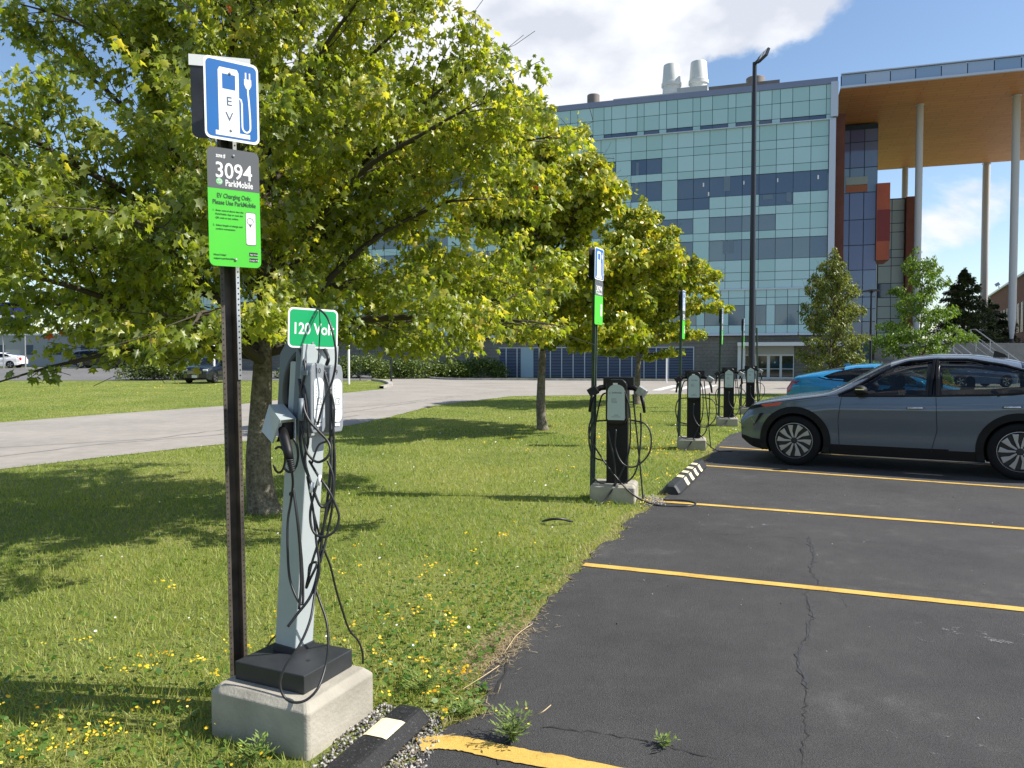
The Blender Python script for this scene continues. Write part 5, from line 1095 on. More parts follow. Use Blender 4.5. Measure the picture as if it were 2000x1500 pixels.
for px, py, Y in ((623, 936, 3.195), (609, 950, 3.20)):
    b = MB(); b.tube([Q(px+2, py-8, Y), Q(px-2, py+12, Y)], .0068, 8); o = b.build('cable_tag', M['sign_white'], CH, smooth=True)
b = MB(); b.tube([Q(588, 778, 3.24), Q(588, 822, 3.23)], .011, 8); b.build('spare_plug', M['grey_dark'], CH, smooth=True)
# wheel stops
def wheel_stop(name, label, p0, p1, refl, m, w=.16, h=.10):
    p0 = Vector((p0[0], p0[1], .012)); p1 = Vector((p1[0], p1[1], .012)); d = p1-p0; L = d.length; t = thing(name, label, 'wheel stop', p0, atan2(d.y, d.x), 'parking wheel stops')
    b = MB(); prof = [(-w/2, 0), (w/2, 0), (w/2, h*.25), (w*.28, h*.92), (w*.2, h), (-w*.2, h), (-w*.28, h*.92), (-w/2, h*.25)]
    n = len(prof); v = []
    for x, s, dz in ((0, .80, 0), (.03, .97, 0), (.05, 1, 0), (L-.05, 1, 0), (L-.03, .97, 0), (L, .80, 0)): v += [(x, y*s, z*s) for y, z in prof]
    b.add(v, [tuple(range(n)), tuple(range(5*n, 6*n))[::-1]]+[(j*n+i, j*n+(i+1) % n, (j+1)*n+(i+1) % n, (j+1)*n+i) for j in range(5) for i in range(n)])
    b.build('body', m, t)
    if refl:
        b = MB()
        for x, y0, y1, skew in refl:
            f = lambda y: (np.interp(y, [-w/2, -w*.28, -w*.2, w*.2, w*.28, w/2], [h*.25, h*.92, h, h, h*.92, h*.25]))+.0025
            for a_, c_ in zip(np.linspace(y0, y1, 7)[:-1], np.linspace(y0, y1, 7)[1:]):
                fa = (a_-y0)/(y1-y0); fc = (c_-y0)/(y1-y0); lw = refl[0][3] if False else .0
                b.add([(x+skew*fa, a_, f(a_)), (x+skew*fa+RW, a_, f(a_)), (x+skew*fc+RW, c_, f(c_)), (x+skew*fc, c_, f(c_))], [(0, 1, 2, 3)])
        b.build('reflector', M['reflector'], t)
    b = MB()
    for x in (.12, L-.09): b.lathe([(.012, 0), (.012, .003)], (x, .0, h-.001), 12)
    b.build('anchor_hole', M['crack'], t); return t
RW = .155
s0 = gr(758, 1408, .0); p1 = Vector((-.44, 3.35)); dd = Vector((.36, .93)).normalized(); p0 = p1-dd*1.75
wheel_stop('wheel_stop', 'near black rubber wheel stop with a cream reflector beside the concrete block', p0, p1, [(1.43, -.055, .055, 0), (.85, -.055, .055, 0)], M['stop_rubber'], .20, .062)
RW = .17
a = gr(1310, 968); c = gr(1366, 914); wheel_stop('wheel_stop', 'black wheel stop with four cream slanted stripes beside the second charger', (a.x, a.y), (c.x, c.y), [(.15+.40*k, -.118, .045, .10) for k in range(1, 5)], M['base_black'], .22, .115)
# ------------------------------------------------------------------ black chargers in the row
def charger(X, Y, rz, label, variant=0):
    t = thing('charging_station', label, 'charging station', (X, Y, .20), rz, 'black double charging pedestals along the parking lot')
    b = MB(); b.box((0, 0, .56), (.235, .15, 1.12)); b.build('pedestal', M['black_plastic'], t, bevel=.004)
    b = MB(); b.box((0.01, 0.03, 1.14), (.34, .15, .10)); b.build('head_cap', M['black_gloss'], t, bevel=.006)
    for s in (-1, 1):
        y = s*.11
        b = MB(); b.prism([(x, z+.92) for x, z in rrect(.235, .50, .075, 6)], -.055, .055, M=Matrix.Rotation(pi/2, 3, 'X')); o = b.build('charger_unit', M['black_gloss'], t, bevel=.014, seg=3); o.location = (0, y, 0)
        pts = []
        for k in range(9): a_ = pi*k/8; pts.append((.093*cos(a_), 1.04+.075*sin(a_)))
        pts += [(-.098, .74), (-.09, .72), (.09, .72), (.098, .74)]
        b = MB(); b.prism(pts, .056, .060, M=Matrix.Rotation(pi/2, 3, 'X')); f = b.build('face_panel', M['face_pale'], o)
        if s > 0: f.scale = (1, -1, 1)
        if s < 0:
            text_mesh('ENPHASE', .028, M['black_ink'], f, Matrix.Translation((.008, -.0605, 1.02)) @ TX, width=.105)
            b = MB(); b.box((-.045, -.0607, .935), (.004, .001, .05))
            for k in range(4): b.box((-.02+.003*k, -.0607, .955-.014*k), (.035+.004*k, .001, .003))
            b.box((0, -.0607, .775), (.05, .001, .004)); b.box((0, -.0607, .755), (.10, .001, .003)); b.tube([Vector((-.068+cos(q)*.009, -.0607, 1.02+sin(q)*.009)) for q in np.linspace(.6, 5.6, 10)], .0012, 4); b.build('panel_marking', M['black_ink'], f)
            b = MB(); b.box((-.01, -.0, 1.12), (.05, .125, .018)); b.build('status_light', M['sign_white'], o)
    for s in (-1, 1):      # plug holsters on both sides
        b = MB(); b.box((s*.20, -.02, 1.03), (.16, .07, .07), M=Matrix.Rotation(-s*.35, 3, 'Y')) if False else b.tube([(s*.11, -.02, 1.08), (s*.19, -.04, 1.07), (s*.25, -.06, 1.03)], .032, 8)
        b.build('holster_arm', M['black_plastic'], t, smooth=False)
        b = MB(); b.box((0, 0, 0), (.11, .08, .10)); h = b.build('holster', M['galv'] if s > 0 else M['black_plastic'], t, bevel=.01); h.location = (s*.27, -.07, 1.03); h.rotation_euler = (R(0), R(32)*s, R(-12)*s)
        b = MB(); b.tube([(s*.27, -.09, .99), (s*.29, -.10, .90), (s*.305, -.10, .80)], .024, 10, r1=.014); b.build('plug', M['black_plastic'], t, smooth=True)
    cs = [[(.305, -.10, .8), (.31, -.10, .55), (.28, -.12, .25), (.20, -.15, .08), (.02, -.17, .0), (-.22, -.15, .02), (-.33, -.1, .16), (-.30, -.05, .55), (-.22, -.02, .95), (-.12, -.06, 1.02)],
          [(.1, -.16, 1.05), (.17, -.17, .85), (.18, -.16, .5), (.14, -.15, .3), (.05, -.17, .1), (-.02, -.2, -.02), (-.14, -.3, -.17), (-.22, -.42, -.19)],
          [(.0, -.17, .62), (.0, -.19, .4), (.1, -.21, .24), (.26, -.2, .22), (.42, -.15, .36), (.44, -.12, .55), (.36, -.1, .68), (.16, -.1, .72)],
          [(-.305, -.1, .8), (-.36, -.12, .6), (-.3, -.14, .45), (-.05, -.2, .15), (.25, -.24, -.1), (.55, -.3, -.18), (.9, -.28, -.18), (1.0, -.1, -.18), (.85, .0, -.17), (.6, -.02, -.17)],
          [(-.13, -.1, .71), (-.3, -.12, .68), (-.36, -.1, .5), (-.3, -.1, .3), (-.12, -.1, .25)],
          [(-.1, -.17, .6), (-.07, -.19, .48), (-.02, -.2, .3), (.0, -.2, .05), (-.03, -.21, 0)],
          [(.2, -.03, 1.0), (.25, -.06, .6), (.3, -.06, .2), (.34, -.08, -.16)]]
    if variant: cs = cs[:3]+[cs[4], cs[6]]+[[(.1, -.1, .1), (.3, -.2, -.1), (.5, -.35, -.18), (.75, -.3, -.18)]]
    for k, c in enumerate(cs):
        if k == 3 or (variant and k == 5): pass
        b = MB(); b.tube(spline([(x*.86, y, z) for x, y, z in c], 8), .0095, 7); b.build('cable', M['cable'], t, smooth=True)
    return t
M['face_pale'] = mat('face_pale', (.48, .56, .54), .3)
C2 = at(1207, 940, 8.62)
names = ['second charging pedestal, nearest of the black ones, beside the striped wheel stop', 'third charging pedestal, just left of the grey car nose with cable loops at its foot', 'fourth charging pedestal, partly hidden by the nose of the grey car', 'fifth charging pedestal, at the foot of the tall lamp pole']
pos = [(1207, 8.62), (1356, 13.5), (1424, 18.2), (1466, 22.0)]
bn = ['concrete block of the second charger with bright right side', 'concrete block of the third charger near the asphalt tip', 'concrete block of the fourth charger just left of the grey car', 'concrete block of the fifth charger behind the grey car']
ps = [((1161, 484, 8.75), 'second sign post with blue EV sign nearly edge on above a green zone sign'), ((1330, 567, 13.8), 'third sign post, edge on signs before the farthest maple'), ((1407, 602, 18.6), 'fourth sign post with thin green zone sign'), ((1450, 622, 22.8), 'fifth sign post just left of the tall lamp pole')]
SRZ = [R(64), R(68), R(70), R(70)]
for i, (px, Y) in enumerate(pos):
    g = at(px, 700, Y); c = charger(g.x, Y, R(-14), names[i], i > 0)
    chamfer_block('concrete_block', bn[i], (g.x-.03, Y+.02, 0), .50, .46, .205, R(-14), .03)
    (qx, qy, qY), lb = ps[i]; top = at(qx, qy, qY); fz = SRZ[i]
    t = thing('sign_post', lb, 'sign post', (top.x, qY, 0), 0, GP, (0, R(.6)))
    o = u_channel('post', top.z-.02, M['post_green'], t, holes=(i == 0)); o.rotation_euler = (0, 0, fz)
    nn = Matrix.Rotation(fz, 3, 'Z') @ Vector((0, -1, 0)); h = top.z
    ev_sign(t, .30, .36, nn*.03+Vector((0, 0, h-.185)), fz, 0); zone_sign(t, .27, .50, nn*.03+Vector((0, 0, h-.62)), fz, 0, full=False)
    bk = plate('back_sign', .28, .36, .03, M['sign_back'], t, nn*-.045+Vector((0, 0, h-.185)), fz, 0)
g = at(1483, 640, 26); t = thing('sign_post', 'bare thin dark post right of the tall lamp pole', 'sign post', (g.x, 26, 0), 0, GP, (0, R(-1.5))); o = u_channel('post', g.z, M['post_green'], t, holes=False); o.rotation_euler = (0, 0, R(60))
# loose cable end in the lawn
b = MB(); b.tube(spline([gr(1060, 1018, .02), gr(1078, 1014, .06), gr(1098, 1014, .06), gr(1118, 1019, .02)], 8), .012, 8); tag(b.build('cable_end', M['cable'], smooth=True), 'short black cable end lying in the lawn left of the second charger', 'cable')
# ------------------------------------------------------------------ cars
def paint(name, col, rough=.28, metal=.35): return mat(name, col, rough, metal, .5, coat=.7, noise=(1.3, .03))
M['car_glass'] = glass_mat('car_glass', (.42, .47, .46)); M['dark_car_glass'] = glass_mat('dark_car_glass', (.16, .18, .19))
M['cladding'] = mat('cladding', (.007, .0075, .008), .6, spec=.25); M['tyre'] = mat('tyre', (.008, .008, .009), .8, spec=.25); M['rim_silver'] = mat('rim_silver', (.40, .41, .44), .28, .85); M['rim_dark'] = mat('rim_dark', (.012, .012, .014), .4)
M['chrome'] = mat('chrome', (.75, .76, .78), .12, 1.0); M['interior'] = mat('interior', (.02, .02, .023), .8); M['head_glass'] = mat('head_glass', (.05, .06, .07), .08, spec=.9); M['tail_red'] = mat('tail_red', (.30, .01, .012), .15, spec=.8); M['amber'] = mat('amber', (.60, .09, .05), .2, spec=.8)
M['plate_white'] = mat('plate_white', (.6, .62, .6), .5)
def car(name, label, loc, rz, P, pm, group=None):
    """nose at local x=0, tail at x=L; camera-facing side is local -y"""
    t = thing(name, label, 'car', loc, rz, group); L = P['L']; Wd = P['W']/2
    I = lambda k, x: np.interp(x, [p[0] for p in P[k]], [p[1] for p in P[k]])
    def smoothI(k, x): # light smoothing of the interpolated profile
        d = .05*L/4.6; return (I(k, x-d*2)+2*I(k, x-d)+3*I(k, x)+2*I(k, x+d)+I(k, x+2*d))/9
    nx, nl, nu = P.get('res', (230, 46, 44)); xs = np.linspace(0, L, nx)
    wx = lambda x: Wd*np.interp(x, [0, .04*L, .10*L, .18*L, .5*L, .82*L, .92*L, .975*L, L], P.get('plan', [.62, .80, .93, .985, 1, .99, .95, .86, .74]))
    zb = smoothI('bottom', xs); zs = smoothI('belt', xs); zt = smoothI('top', xs); zs = np.minimum(zs, zt-.015)
    tum = P.get('tumble', .24); nexp = P.get('n', 3.2); hg = P['H']-np.interp(L*.45, [p[0] for p in P['belt']], [p[1] for p in P['belt']])
    rows = []
    for i, x in enumerate(xs):
        w = float(wx(x)); r = []
        for k in range(nl):
            q = k/(nl-1); z = zb[i]+(zs[i]-zb[i])*q
            # side section: tuck in at the sill, crease below the belt, slight flare at mid height
            y = w*(.93+.07*math.sin(min(1, q*1.35)*pi/2)-.035*max(0, (q-.72)/.28)**1.3); y -= w*.020*math.exp(-((q-.42)/.16)**2); y += w*.010*math.exp(-((q-.80)/.05)**2)
            for xc in (P['wf'], P['wr']): y += .022*math.exp(-(((x-xc)/.42)**2+((z-P['wz'])/.40)**2)**2)
            r.append((x, y, z))
        ys, z0 = r[-1][1], zs[i]; h = zt[i]-z0
        for k in range(1, nu):
            ph = (k/(nu-1))*pi/2; cy = max(0, cos(ph))**(2/nexp); sz = sin(ph)**(2/nexp); sz = sz if k < nu-1 else 1
            r.append((x, ys*cy*(1-tum*(h/hg)*sz), z0+h*sz))
        rows.append(r)
    A = np.array(rows); nr = A.shape[1]
    side = np.zeros((nx, nr), bool)
    X, Z = A[..., 0].copy(), A[..., 2].copy(); cell = L/nx
    def snap(poly, tol=.62, kmax=None):
        pl = [np.array(p) for p in poly]; best = np.full(X.shape, 9.); bx = X.copy(); bz = Z.copy()
        for a, c in zip(pl, pl[1:]+pl[:1]):
            d = c-a; tt = np.clip(((X-a[0])*d[0]+(Z-a[1])*d[1])/(d@d), 0, 1); qx = a[0]+tt*d[0]; qz = a[1]+tt*d[1]; e = np.hypot(X-qx, Z-qz); m_ = e < best; best[m_] = e[m_]; bx[m_] = qx[m_]; bz[m_] = qz[m_]
        m_ = (best < cell*tol) & (A[..., 1] > Wd*.45); X[m_] = bx[m_]; Z[m_] = bz[m_]
    arches = []
    for xc in (P['wf'], P['wr']):
        ra = P['arch']; arches.append([(xc+ra*cos(a)*P.get('asx', 1), P['wz']+ra*sin(a)) for a in np.linspace(0, 2*pi, 48, endpoint=False)])
    wins = P['windows']
    for poly in arches+wins+P.get('black', []): snap(poly)
    A[..., 0] = X; A[..., 2] = Z
    # mirrored vertices
    VR = A.reshape(-1, 3); VL = VR*np.array([1, -1, 1]); V = np.concatenate([VR*np.array([1, -1, 1]), VR]); off = nx*nr
    i, j = np.meshgrid(np.arange(nx-1), np.arange(nr-1), indexing='ij'); i = i.ravel(); j = j.ravel()
    cx = (A[i, j]+A[i+1, j]+A[i+1, j+1]+A[i, j+1])/4; fx, fy, fz = cx.T
    cls = np.zeros(len(i), int)       # 0 body, 1.. windows, 50 windshield, 51 rear glass, 90 hole, 60 cladding, 70.. lights
    low = j < nl+nu*.55
    w0, w1 = P['windshield']; r0, r1 = P['rear_glass']; ztc = smoothI('top', fx)
    frac = (j-nl)/(nu-1.0)
    cls[(frac > .30) & (fx > w0) & (fx < w1) & (fy < wx(fx)*(.80-.06*(fx-w0)/(w1-w0)))] = 50
    cls[(frac > .30) & (fx > r0) & (fx < r1) & (fy < wx(fx)*.70)] = 51
    for k, poly in enumerate(wins): cls[low & inpoly(fx, fz, poly) & (fy > Wd*.5)] = 1+k
    cls[(fz < np.interp(fx, [0, .3, .8, L-.8, L-.2, L], P.get('clad', [.40, .33, .30, .30, .40, .42]))) & (cls == 0)] = 60
    for k, (poly, c) in enumerate(P.get('lights', [])): cls[inpoly(fx, fz, poly) & (j < nl+nu*.5) & (cls == 0)] = 70+k
    for poly in arches: cls[inpoly(fx, fz, poly) & (fy > Wd*.35) & (j < nl+3)] = 90
    for k, poly in enumerate(P.get('doors', [])): cls[inpoly(fx, fz, poly) & (cls == 0) & low] = 20+k
    for poly in P.get('black', []): cls[low & inpoly(fx, fz, poly) & (fy > Wd*.45) & ((cls == 0) | (cls >= 20) & (cls < 50))] = 61
    f0 = i*nr+j; f1 = (i+1)*nr+j; f2 = (i+1)*nr+j+1; f3 = i*nr+j+1
    FR = np.stack([f0, f1, f2, f3], 1); FL_ = np.stack([f3, f2, f1, f0], 1)+off
    def part(nm, sel, m, parent=t, both=True, label=None):
        F = np.concatenate([FR[sel], FL_[sel]]) if both == True else (FR[sel] if both == 'R' else FL_[sel])
        if len(F) == 0: return None
        u, inv = np.unique(F, return_inverse=True); o = np_obj(nm, V[u], inv.reshape(F.shape), m, parent, smooth=True)
        if label: o['label'] = label
        return o
    body = part('body', cls == 0, pm)
    # nose and tail caps, underside
    b = MB()
    for e in (0, nx-1): ring = [tuple(V[e*nr+q]) for q in range(nr)]+[tuple(V[off+e*nr+q]) for q in range(nr-1, -1, -1)]; b.add(ring, [tuple(range(len(ring)))])
    b.build('end_cap', M['cladding'] if P.get('dark_nose') else pm, t)
    b = MB(); vs = []; 
    for e in range(0, nx, 5): vs += [tuple(V[e*nr]*np.array([1, .9, 1])+np.array([0, 0, .05])), tuple(V[off+e*nr]*np.array([1, .9, 1])+np.array([0, 0, .05]))]
    b.add(vs, [(2*q, 2*q+1, 2*q+3, 2*q+2) for q in range(len(vs)//2-1)]); b.build('underbody', M['interior'], t)
    part('cladding', cls == 60, M['cladding']); part('pillar', cls == 61, M['black_gloss'])
    for k in range(len(P.get('doors', []))):
        for sd in ('R', 'L'):
            d = part('door', cls == 20+k, pm, both=sd)
            if d is None: continue
            sg_ = -1 if sd == 'R' else 1
            if k < len(P.get('handles', [])):
                hx, hz = P['handles'][k]; q = np.abs(xs-hx).argmin(); kk = int(np.clip((hz-zb[q])/(zs[q]-zb[q])*(nl-1), 0, nl-1)); hy = A[q, kk, 1]
                h = MB(); h.tube([(hx-.10, sg_*(hy+.004), hz-.004), (hx-.07, sg_*(hy+.036), hz), (hx+.07, sg_*(hy+.036), hz+.004), (hx+.11, sg_*(hy+.004), hz+.006)], .013, 8); h.build('handle', M['chrome'], d, smooth=True)
    for k in range(len(wins)):
        for sd in ('R', 'L'): part('side_window', cls == 1+k, M['dark_car_glass'] if k >= P.get('dark_from', 1) else M['car_glass'], both=sd)
    part('windshield', cls == 50, M['car_glass']); part('rear_window', cls == 51, M['car_glass'])
    for k, (poly, c) in enumerate(P.get('lights', [])):
        nm = {'h': 'headlight', 'a': 'headlight', 't': 'taillight', 'g': 'grille'}[c]; mm = {'h': M['head_glass'], 'a': M['amber'], 't': M['tail_red'], 'g': M['black_gloss']}[c]
        if nm == 'grille': part(nm, cls == 70+k, mm)
        else: part(nm, cls == 70+k, mm, both='R'); part(nm, cls == 70+k, mm, both='L')
    def surf(x, z):
        q = int(np.abs(xs-x).argmin()); kk = int(np.abs(A[q, :nl+nu//2, 2]-z).argmin()); return A[q, kk, 1]
    # arch lips and liners
    for xc in (P['wf'], P['wr']):
        for sgn in (-1, 1):
            b = MB(); a0, a1 = (-.35, pi+.35); vs = []
            N = 40
            for q in range(N+1):
                a = a0+(a1-a0)*q/N
                for rr, oo in ((P['arch']-.012, -.03), (P['arch']-.008, .012), (P['arch']+P.get('lip', .07), .010), (P['arch']+P.get('lip', .07)+.004, -.012)):
                    x = xc+rr*cos(a)*P.get('asx', 1); z = max(P['wz']+rr*sin(a), .2); vs.append((x, sgn*(surf(min(max(x, 0.02), L-.02), max(z, .3))+oo), z))
            b.add(vs, [(4*q+e, 4*q+e+1, 4*q+e+5, 4*q+e+4) for q in range(N) for e in range(3)]); b.build('wheel_arch', M['cladding'], t, smooth=False)
            b = MB(); N = 24; vs = []
            for q in range(N+1):
                a = -.5+(pi+1.)*q/N; r_ = P['arch']-.01; vs += [(xc+r_*cos(a), sgn*(Wd-.04), P['wz']+r_*sin(a)), (xc+r_*cos(a), sgn*(Wd-.36), P['wz']+r_*sin(a))]
            b.add(vs, [(2*q, 2*q+1, 2*q+3, 2*q+2) for q in range(N)]); b.add([vs[2*q+1] for q in range(N+1)], [tuple(range(N+1))]); b.build('wheel_liner', M['interior'], t)
            wheel(t, xc, sgn*(Wd-.115), P['wr_r'], sgn, P.get('rim', 'aero'))
    # interior
    b = MB(); sx = P['seat']
    for x0 in (sx, sx+.9):
        for y in (-.36, .36):
            b.box((x0, y, .62), (.5, .48, .18)); b.box((x0+.30, y, .90), (.14, .46, .58), M=Matrix.Rotation(.2, 3, 'Y')); b.box((x0+.40, y, 1.24), (.09, .26, .18))
    b.box((P['windshield'][0]+.55, 0, .86), (.5, Wd*1.6, .2)); b.build('seats', M['interior'], t, bevel=.04)
    b = MB(); c = Vector((sx-.35, .36*P.get('drv', 1), .98)); b.tube([c+Vector((.08*sin(a), .18*cos(a), .17*sin(a))) for a in np.linspace(0, 2*pi, 20)], .014, 6); b.build('steering_wheel', M['interior'], t)
    # pillars behind the glass, mirrors
    for sgn in (-1, 1):
        for (mx, mz) in [P['mirror']]:
            my = surf(mx, mz-.08); b = MB()
            b.lathe([(.02, -.105), (.062, -.09), (.078, -.03), (.076, .04), (.05, .085), (.02, .10)], (0, 0, 0), 14, M=Matrix.Rotation(pi/2, 3, 'X') @ Matrix.Diagonal((1, .95, 1)))
            o = b.build('side_mirror', P.get('mirror_mat', M['cladding']), t, smooth=True); o.location = (mx, sgn*(my+.125), mz); o.scale = (1.15, 1, 1)
            s_ = MB(); s_.box((0, -sgn*.09, -.055), (.07, .10, .03)); s_.build('mirror_foot', M['cladding'], o)
            s_ = MB(); s_.box((0, sgn*.104, .02), (.10, .004, .012)); s_.build('mirror_trim', M['chrome'], o)
    # door seams and trim lines
    b = MB()
    for ln in P.get('seams', []):
        for sgn in (-1, 1):
            pts = []
            for (x0, z0), (x1, z1) in zip(ln[:-1], ln[1:]):
                for q in range(8): x = x0+(x1-x0)*q/8; z = z0+(z1-z0)*q/8; pts.append((x, sgn*(surf(x, z)+.0005), z))
            x, z = ln[-1]; pts.append((x, sgn*(surf(x, z)+.0005), z)); b.tube(pts, .0042, 5)
    if b.v: b.build('panel_gap', M['crack'], t)
    b = MB()
    for ln, rr in P.get('trims', []):
        for sgn in (-1, 1): b.tube([(x, sgn*(surf(x, z)+.004), z) for x, z in ln], rr, 6)
    if b.v: b.build('trim', M['black_gloss'], t)
    b = MB()
    for ln, rr in P.get('bright', []):
        for sgn in (-1, 1): b.tube([(x, sgn*(surf(x, z)+.003), z) for x, z in ln], rr, 6)
    if b.v: b.build('bright_strip', M['chrome'], t)
    return t
def wheel(t, x, y, r, sgn, style):
    w = thing('wheel', None, None, (x, y, r)); w.parent = t; R90 = Matrix.Rotation(-sgn*pi/2, 3, 'X')
    b = MB(); b.lathe([(r*.70, -.10), (r*.94, -.105), (r*.985, -.085), (r, -.05), (r, .05), (r*.985, .085), (r*.94, .105), (r*.80, .112), (r*.715, .10), (r*.70, .06)], n=48, M=R90, cap=False); b.build('tyre', M['tyre'], w, smooth=True)
    b = MB(); b.lathe([(r*.70, -.1), (r*.70, .085), (r*.685, .09), (r*.66, .085), (r*.64, .05), (.05, .045), (0, .045)], n=40, M=R90, cap=False); rim = b.build('rim', M['rim_dark'], w, auto=40)
    b = MB()
    if style == 'aero':
        for k in range(5):
            for s_, (a0, wd0, wd1) in enumerate(((0, .05, .30), (.62, .04, .26))):
                a = 2*pi*k/5+a0; f = lambda rr, da: (rr*cos(a+da), rr*sin(a+da))
                pts = [f(r*.12, -.25), f(r*.12, .25), f(r*.38, wd1*.55), f(r*.66, wd1*.35), f(r*.62, -wd1*.9), f(r*.36, -wd1*.45)]
                b.prism(pts, .070, .084, M=R90)
    else:
        for k in range(5):
            a = 2*pi*k/5; f = lambda rr, da: (rr*cos(a+da), rr*sin(a+da)); b.prism([f(r*.1, -.5), f(r*.1, .5), f(r*.66, .16), f(r*.66, -.16)], .06, .08, M=R90)
    b.lathe([(r*.70, .088), (r*.715, .096), (r*.69, .097)], n=40, M=R90, cap=False)
    b.build('spokes', M['rim_silver'], rim, bevel=.004)
    b = MB(); b.lathe([(r*.11, .07), (r*.11, .09), (r*.08, .094)], n=16, M=R90); b.build('hub_cap', M['rim_dark'], rim)
    return w
GC = dict(L=4.60, W=1.86, H=1.655, wf=.80, wr=3.60, wz=.375, wr_r=.372, arch=.415, lip=.085,
  top=[(0, .66), (.02, .76), (.07, .86), (.16, .915), (.40, .98), (.80, 1.045), (1.15, 1.09), (1.28, 1.125), (1.6, 1.33), (1.95, 1.525), (2.25, 1.615), (2.6, 1.655), (3.1, 1.645), (3.6, 1.565), (4.0, 1.42), (4.3, 1.22), (4.5, 1.12), (4.56, 1.0), (4.6, .80)],
  belt=[(0, .58), (.05, .76), (.20, .86), (.5, .91), (.9, .965), (1.3, 1.03), (1.9, 1.045), (2.6, 1.06), (3.3, 1.095), (3.9, 1.17), (4.3, 1.14), (4.55, 1.0), (4.6, .75)],
  bottom=[(0, .40), (.06, .30), (.2, .23), (.5, .20), (3.9, .20), (4.3, .28), (4.6, .48)],
  clad=[.42, .36, .345, .345, .42, .5], plan=[.85, .93, .975, .995, 1, .985, .94, .84, .72], windshield=(1.22, 2.05), rear_glass=(3.62, 4.28), dark_from=2,
  windows=[[(1.62, 1.085), (1.74, 1.22), (2.02, 1.42), (2.25, 1.515), (2.52, 1.545), (2.50, 1.085)], [(2.70, 1.085), (2.67, 1.545), (3.0, 1.545), (3.35, 1.49), (3.66, 1.40), (3.72, 1.15), (3.5, 1.115)], [(3.76, 1.16), (3.72, 1.375), (4.0, 1.25), (3.95, 1.19)]],
  black=[[(1.40, 1.05), (1.45, 1.09), (1.72, 1.27), (2.02, 1.46), (2.25, 1.55), (2.55, 1.585), (3.05, 1.585), (3.38, 1.52), (3.75, 1.40), (4.08, 1.24), (3.95, 1.17), (3.5, 1.10), (2.6, 1.07), (1.9, 1.06)]],
  lights=[([(.02, .80), (.10, .87), (.30, .895), (.34, .86), (.12, .80)], 'g'), ([(.34, .862), (.31, .893), (.62, .935), (.56, .885)], 'a')],
  doors=[[(1.42, .32), (1.40, .70), (1.44, 1.04), (1.55, 1.045), (2.62, 1.06), (2.64, .6), (2.58, .32)], [(2.60, .32), (2.66, .6), (2.64, 1.06), (3.4, 1.08), (3.74, 1.12), (3.66, .85), (3.2, .65), (3.1, .32)]],
  handles=[(2.38, .905), (3.50, .95)], mirror=(1.70, 1.135), seat=1.75,
  seams=[[(1.42, .30), (1.40, .70), (1.44, 1.035)], [(2.58, .30), (2.65, .6), (2.63, 1.06)], [(3.74, 1.12), (3.70, .90)], [(.30, .90), (.70, .965), (1.25, 1.045)], [(3.92, 1.15), (4.02, .95)]],
  trims=[([(1.40, 1.052), (1.9, 1.062), (2.6, 1.078), (3.3, 1.108), (3.8, 1.16), (4.02, 1.22)], .016), ([(1.40, 1.06), (1.6, 1.16), (1.85, 1.335), (2.1, 1.47), (2.3, 1.54), (2.6, 1.57), (3.0, 1.57), (3.4, 1.50), (3.75, 1.39), (4.04, 1.25)], .022), ([(2.56, 1.07), (2.58, 1.3), (2.60, 1.56)], .030), ([(2.64, 1.07), (2.64, 1.3), (2.64, 1.56)], .030), ([(3.72, 1.15), (3.69, 1.38)], .018)],
  bright=[])
wF = gr(1550, 911); wR = gr(1986, 940); d = (wR-wF); ang = atan2(d.y, d.x); ca = Vector((cos(ang), sin(ang), 0)); cn = Vector((-sin(ang), cos(ang), 0))
nose = wF+cn*(GC['W']/2-.02)-ca*GC['wf']; nose.z = .012
gc = car('parked_car', 'dark grey electric crossover parked nose in at the chargers, nearest car', nose, ang, GC, paint('paint_grey', (.115, .142, .172), .20, .35))
